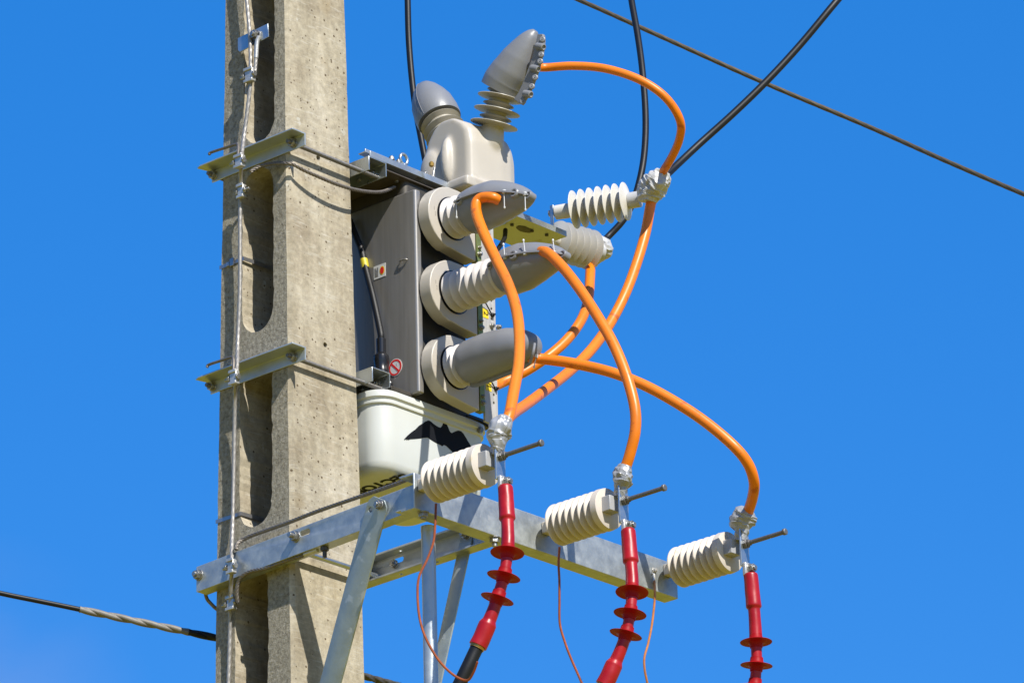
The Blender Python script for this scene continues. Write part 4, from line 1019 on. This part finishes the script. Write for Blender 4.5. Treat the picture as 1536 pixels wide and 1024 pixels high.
term('cable_termination', T3, [(a, b) for a, b in RAD1 if a < .45]+[(.6, .018)], (.215, .287, .35), T3B, 'straighter red cable termination under the insulator at the crossarm free end')

# ------------------------------------------------------------------ orange cables
def wire(name, pts, r, m_, label, cat, group=None, seg=18, sub=12):
    mb = MB(); P_ = catmull(pts, sub)
    loft(mb, P_, r, seg)
    return tag(obj(name, mb, m_, at=pts[0]), label, cat, group)
G_O = 'orange insulated jumper cables'
RO_ = .0165
wire('jumper_cable', OA, .0135, M['orange'], 'thin orange cable arching from the top grey cover to the upper pale tape wrap', 'cable', G_O)
wire('jumper_cable', OB, RO_, M['orange'], 'orange cable hanging from the taped line insulator down behind to the nearest lower tape wrap', 'cable', G_O)
wire('jumper_cable', OC, RO_, M['orange'], 'orange cable hooked out of the uppermost side cover, falling in front of the panel', 'cable', G_O, sub=16)
wire('jumper_cable', OD, RO_, M['orange'], 'orange cable from the middle side cover curving down to the middle post insulator', 'cable', G_O)
wire('jumper_cable', OE, RO_, M['orange'], 'orange cable from the lowest side cover sweeping right to the far end insulator', 'cable', G_O)
wire('jumper_cable', OF, RO_, M['orange'], 'short orange cable dropping from the partly hidden line insulator behind the lowest side cover', 'cable', G_O)

# ------------------------------------------------------------------ tape wraps
def wrap(pts, rad, m_, label, seed=0, lump=.20):
    P_ = catmull(pts, 14); n = len(P_); rr_ = []
    for i in range(n):
        q = i/(n-1)*(len(rad)-1); k = min(int(q), len(rad)-2); f = q-k; rr_.append(rad[k]*(1-f)+rad[k+1]*f)
    mb = MB()
    def fn(i, a, s):
        ph = (a/(2*PI)+s/.016+.15*math.sin(a*2+seed)) % 1.0
        big = noise.noise(V((math.cos(a)*.9+seed, math.sin(a)*.9, s*22)))
        rid = abs(noise.noise(V((math.cos(a)*1.6+seed*3, math.sin(a)*1.6, s*38+a*.5))))
        fine = abs(noise.noise(V((math.cos(a)*3+seed*5, math.sin(a)*3, s*90+a))))
        fold = abs(noise.noise(V((math.cos(a)*1.1+seed*7, math.sin(a)*1.1+s*12, s*60))))
        return 1+lump*1.7*big+.18*(.30-rid)+.26*(.25-fold)+.05*(1-ph)
    loft(mb, P_, rr_, 72, fn)
    return tag(obj('tape_wrap', mb, m_, at=pts[0], sharp=28), label, 'tape wrap', 'tape wraps over the cable joints')
wrap(W1, [.014, .026, .035, .031, .022, .018, .015], M['tape'], 'silvery grey tape wrap on the insulator nearest the pole, joining two orange cables', 1)
wrap(W2, [.015, .023, .032, .031, .019, .018, .017], M['tape'], 'silvery grey tape wrap above the middle post insulator', 2)
wrap(W3, [.020, .034, .036, .033, .019, .018, .017], M['tape'], 'silvery grey tape wrap above the far end post insulator', 3)
wrap(W4, [.020, .032, .040, .043, .038, .032, .024], M['tapewhite'], 'pale tape wrap where the steep black cable meets the upper line insulator', 4)
wrap(W5, [.020, .034, .040, .038, .030, .022, .018], M['tapewhite'], 'pale tape wrap at the end of the partly hidden lower line insulator', 5, .14)

# ------------------------------------------------------------------ black line leads and conductors
G_L = 'black leads coming down from above'
wire('line_lead', ext(LB1, 3), .0105, M['black'], 'black lead passing down behind the grey rear cap of the switch', 'cable', G_L)
wire('line_lead', ext(LB2, 3), .0112, M['black'], 'long curved black lead hanging down behind the finned line insulator', 'cable', G_L)
wire('line_lead', ext(LB3, 5), .0118, M['black'], 'steep black lead running up right from the pale tape wrap to the picture corner', 'cable', G_L)
mb = MB(); strand(mb, ext(FW, 30, 30), .0110, 6, .5, 30, .12); tag(obj('overhead_wire', mb, M['wire'], at=FW[0]), 'thin bare brown overhead wire crossing the sky at upper right', 'wire')

# messenger cable on the left with spiral grip
ms = thing('span_cable', MS[0], 'black span cable entering from the left, wrapped in a spiral grip at the pole', 'cable')
mb = MB(); tube(mb, ext(MS, 25), .0078, 14, 10); obj('cable_core', mb, M['black'], ms)
def spiral(mb, a, b, r_, w_, pitch, ph=0):
    a, b = V(a), V(b); ax = b-a; Ln = ax.length; ax.normalize(); u, v_, _ = frame(ax)
    n = int(Ln/pitch*20)+2; pts = [a+ax*(Ln*i/n)+u*r_*math.cos(2*PI*Ln*i/n/pitch+ph)+v_*r_*math.sin(2*PI*Ln*i/n/pitch+ph) for i in range(n+1)]
    loft(mb, pts, w_, 8)
gp = [MG[0].lerp(MG[1], f) for f in (0, .02, .25, .5, .80)]
mb = MB(); P_ = catmull(gp, 50)
loft(mb, P_, [  .0080 if k < 6 else .0120 for k in range(len(P_))], 30, lambda i, a, s_: 1-.42+.42*abs(math.cos(1.0*(a-2*PI*s_/.155)))**.6)
obj('grip_wrap', mb, M['grip'], ms, sharp=60)
mb = MB(); P_ = catmull([MG[0].lerp(MG[1], f) for f in (.80, .9, 1.0)]+[MG[2]], 50)
loft(mb, P_, .0120, 30, lambda i, a, s_: 1-.30+.30*abs(math.cos(1.0*(a-2*PI*s_/.17)))**.6)
obj('grip_tape', mb, M['black'], ms, sharp=60)
mb = MB(); strand(mb, ext(MR, 0, 25), .0105, 4, .16, 40, .25); tag(obj('twisted_cable', mb, M['dark'], at=MR[0]), 'dark twisted cable leaving the pole at the bottom right of it', 'cable')

# ------------------------------------------------------------------ earth conductor and its fittings on the slotted side
mb = MB(); strand(mb, ext(EW, .3, 2.5), .0062, 5, .13, 30, .14); tag(obj('earth_conductor', mb, M['alu'], at=EW[-1]), 'pale stranded earth conductor running down the slotted side of the pole', 'conductor')
def connector(p, label, s=1.0, side=1, tall=.040):
    """two-part parallel-groove clamp with a cross bolt"""
    p = V(p); t = thing('wire_clamp', p, label, 'clamp', 'parallel groove clamps on the earth conductor')
    mb = MB(); a = .014*s
    sweep(mb, [(-a, -tall/2), (a, -tall/2), (a, tall/2), (-a, tall/2)], p+V((-.012, 0, 0)), p+V((.006, 0, 0)), Y_, Z_)
    obj('clamp_body', mb, M['alubright'], t, bevel=.003)
    for dz in (-tall*.42, tall*.42):
        mb = MB(); box(mb, p.x-.0165, p.x-.0122, p.y-a-.002, p.y+a+.002, p.z+dz-.005, p.z+dz+.005); obj('clamp_jaw', mb, M['alubright'], t, bevel=.0015)
    mb = MB()
    ax = Y_*side
    cyl(mb, p+V((-.006, 0, 0))-ax*(a+.004), p+V((-.006, 0, 0))+ax*(a+.022), .0048, 12)
    hexa(mb, p+V((-.006, 0, 0))+ax*(a+.002), ax, .0105, .008)
    hexa(mb, p+V((-.006, 0, 0))-ax*(a+.0005), -ax, .0098, .007)
    obj('clamp_bolt', mb, M['bolt'], t, bevel=.0006)
    return t
CL = CLAMPS
connector(CL[0], 'bright clamp on the earth conductor, just above the upper angle bar slot plate', 1.15, 1, .046)
connector(CL[1], 'clamp on the earth conductor in front of the upper angle bar', 1.1, 1, .040)
connector(CL[2], 'clamp on the earth conductor just under the upper angle bar', .85, -1, .044)
connector(CL[3], 'clamp on the earth conductor in front of the lower angle bar', .95, 1, .044)
connector(CL[4], 'clamp on the earth conductor in front of the steel channel', .85, 1, .044)
connector(CL[5], 'lowest clamp on the earth conductor, below the steel channel', 1.05, 1, .042)
# U-shaped tails over the angle bars
for k, pts in enumerate(UL):
    mb = MB(); tube(mb, pts, .0045, 10, 10)
    tag(obj('bonding_loop', mb, M['steelrope'], at=pts[0]), ('bent steel bonding loop over the upper angle bar' if k == 0 else 'bent steel bonding loop over the lower angle bar'), 'wire loop', 'bonding loops over the angle bars')
mb = MB(); strand(mb, BC1, .0056, 5, .06, 40, .3); tag(obj('bonding_cable', mb, M['steelrope'], at=BC1[0]), 'steel strand looping round the pole corner to the upper switch bracket', 'cable', 'steel bonding strands')
mb = MB(); strand(mb, BC2, .0060, 5, .06, 50, .22); tag(obj('bonding_cable', mb, M['steelrope'], at=BC2[0]), 'steel strand rising along the top of the front steel channel', 'cable', 'steel bonding strands')
b3 = thing('bonding_cable', BC3[0], 'steel strand under the front steel channel with a crimped lug end', 'cable', 'steel bonding strands')
mb = MB(); strand(mb, BC3, .0060, 5, .06, 40, .22); obj('strand', mb, M['steelrope'], b3)
mb = MB(); e0, e1 = V(BC3[-2]), V(BC3[-1]); dd = (e1-e0).normalized(); cyl(mb, e1-dd*.03, e1+dd*.022, .0082, 14)
box(mb, *(lambda p: (p.x-.012, p.x+.004, p.y-.030, p.y+.004, p.z+.010, p.z+.016))(e1+dd*.022)); obj('crimp_lug', mb, M['alubright'], b3, bevel=.002)
mb = MB(); q = V((-0.0350, -0.1670, 6.3940)); cyl(mb, q+V((0, 0, .02)), q-V((0, 0, .028)), .0065, 12); hexa(mb, q+V((0, 0, .004)), -Z_, .0125, .011); obj('lug_bolt', mb, M['dark'], b3)
# earthing plate across the top slot
ep = thing('earth_plate', V((-.006, .135, 8.12)), 'flat zinc plate bridging the topmost slot with a crimped lug bolted on', 'plate')
mb = MB(); q = [V(aX(a, b, -.004)) for a, b in ((358, 58), (403, 36), (404, 56), (361, 79), (358, 76))]
mb.add([p for p in q]+[p-X_*.004 for p in q], [(0, 1, 2, 3, 4), (9, 8, 7, 6, 5)]+[(i, (i+1) % 5, 5+(i+1) % 5, 5+i) for i in range(5)])
obj('plate', mb, M['galvbright'], ep, bevel=.0008)
mb = MB(); q = V((-0.0090, 0.1250, 8.1490)); bolt(mb, q, -X_, .008, stub=.006); obj('bolt', mb, M['bolt'], ep, bevel=.0006)
mb = MB(); tube(mb, [(-0.0120, 0.1080, 8.1380), (-0.0160, 0.1140, 8.1180), (-0.0180, 0.1170, 8.0640)], .0072, 14); sweep(mb, [(-.012, -.014), (.012, -.014), (.012, .014), (-.012, .014)], V((-0.0080, 0.1170, 8.1420)), V((-0.0120, 0.1130, 8.1390)), Y_, Z_); obj('lug', mb, M['alubright'], ep, bevel=.001)
mb = MB(); strand(mb, EW2, .0058, 6, .09, 16); obj('lug_tail', mb, M['alu'], ep)
# stainless bands
for k, (yl, py0, buckle) in enumerate(((0, 0, 1), (1, 0, 0))):
    z0 = BANDZ[k]
    mb = MB(); h_ = half(z0)+.0012; c0 = CX-h_; c1_ = CX+h_+.020
    zt = .006
    # a flat loop of band round the pole's left leg only: through the slot and round the back
    ys, ye = (c1_, .196) if k == 0 else (c1_, .203)
    q = [(c0, ys-.004), (c0, ye), (c0+.06, ye-.0045), (.205, ye-.006)]
    vs = []
    for (a, b) in q: vs += [V((a, b, z0-zt)), V((a, b, z0+zt)), V((a-.001, b-.001, z0+zt)), V((a-.001, b-.001, z0-zt))]
    mb.add(vs, [(i*4+j, i*4+(j+1) % 4, (i+1)*4+(j+1) % 4, (i+1)*4+j) for i in range(len(q)-1) for j in range(4)]+[(3, 2, 1, 0), tuple(len(vs)-4+j for j in range(4))])
    sb = thing('steel_band', V((c0, ys, z0)), ('thin steel band with buckle round the pole leg, crossing the middle slot' if k == 0 else 'thin steel band round the pole leg at the foot of the lower slot'), 'strap', 'thin steel bands on the pole')
    obj('strap', mb, M['strap'], sb)
    if buckle:
        mb = MB(); yb = ye+.045; box(mb, c0-.008, c0-.0012, yb-.008, yb+.008, z0-.013, z0+.013); box(mb, c0-.006, c0-.0012, yb+.012, yb+.026, z0-.008, z0+.006); obj('buckle', mb, M['strap'], sb, bevel=.0015)
mb = MB(); tube(mb, SL, .0055, 10, 8); tag(obj('drooping_wire', mb, M['steelrope'], at=SL[0]), 'short grey wire drooping under the left end of the steel channel', 'wire')

# ------------------------------------------------------------------ control cable with plug on the tank
cc = thing('control_cable', CCP[0], 'black control cable with yellow tape band and moulded plug in front of the tank', 'cable')
mb = MB(); tube(mb, CCP, .0105, 18, 12); obj('cable', mb, M['black'], cc)
e = V(CCP[-1]); ax = V((0, 0, -1))
mb = MB(); lathe(mb, e-ax*.005, ax, [(0, .010), (.004, .0150), (.05, .0150), (.055, .019), (.060, .0235), (.075, .025), (.082, .0235), (.100, .0225), (.106, .0245), (.135, .0235), (.150, .017), (.16, 0)], 32); obj('plug', mb, M['blackglossy'], cc, sharp=30)
mb = MB(); cyl(mb, (0.4480, 0.1140, 7.5290), (0.4480, 0.1070, 7.4980), .0125, 20); obj('tape_band', mb, M['yellow'], cc)
mb = MB(); tube(mb, [(0.4450, 0.0270, 7.1420), (0.4400, 0.0140, 7.1070), (0.4400, 0.0040, 7.0820), (0.4400, 0.0100, 7.0680)], .0085, 12); obj('gland_tail', mb, M['blackglossy'], cc)
mb = MB(); tube(mb, GL, .0075, 12, 8); tag(obj('grey_lead', mb, M['black'], at=GL[0]), 'short dark lead looping under the platform beside the side panel', 'lead')

# ------------------------------------------------------------------ copper earth wires
def cu(pts, m_, label, lug):
    t = thing('copper_wire', pts[0], label, 'wire', 'thin copper wires hanging from the insulators')
    pts = list(pts)+([] if 'bowing' in label else [V(pts[-1])+V((.0, .02*q, -.3*q)) for q in (1, 2, 4)])
    mb = MB(); tube(mb, pts, .0036, 10, 14, True); obj('wire', mb, m_, t)
    if lug:
        p = V(pts[0]); mb = MB(); cyl(mb, p+V((0, 0, .018)), p-V((0, 0, .012)), .0058, 12); box(mb, p.x-.009, p.x+.009, p.y-.002, p.y+.003, p.z+.014, p.z+.036); bolt(mb, p+V((0, -.002, .026)), -Y_, .004, stub=.002); obj('lug', mb, M['alubright'], t)
    return t
cu(CU1, M['copper'], 'thin copper wire bowing left under the insulator nearest the pole', False)
cu(CU2, M['copper'], 'thin dull copper wire hanging under the middle post insulator', False)
cu(CU3, M['copperbright'], 'bright copper wire with a silver lug, bolted near the free end of the crossarm', True)
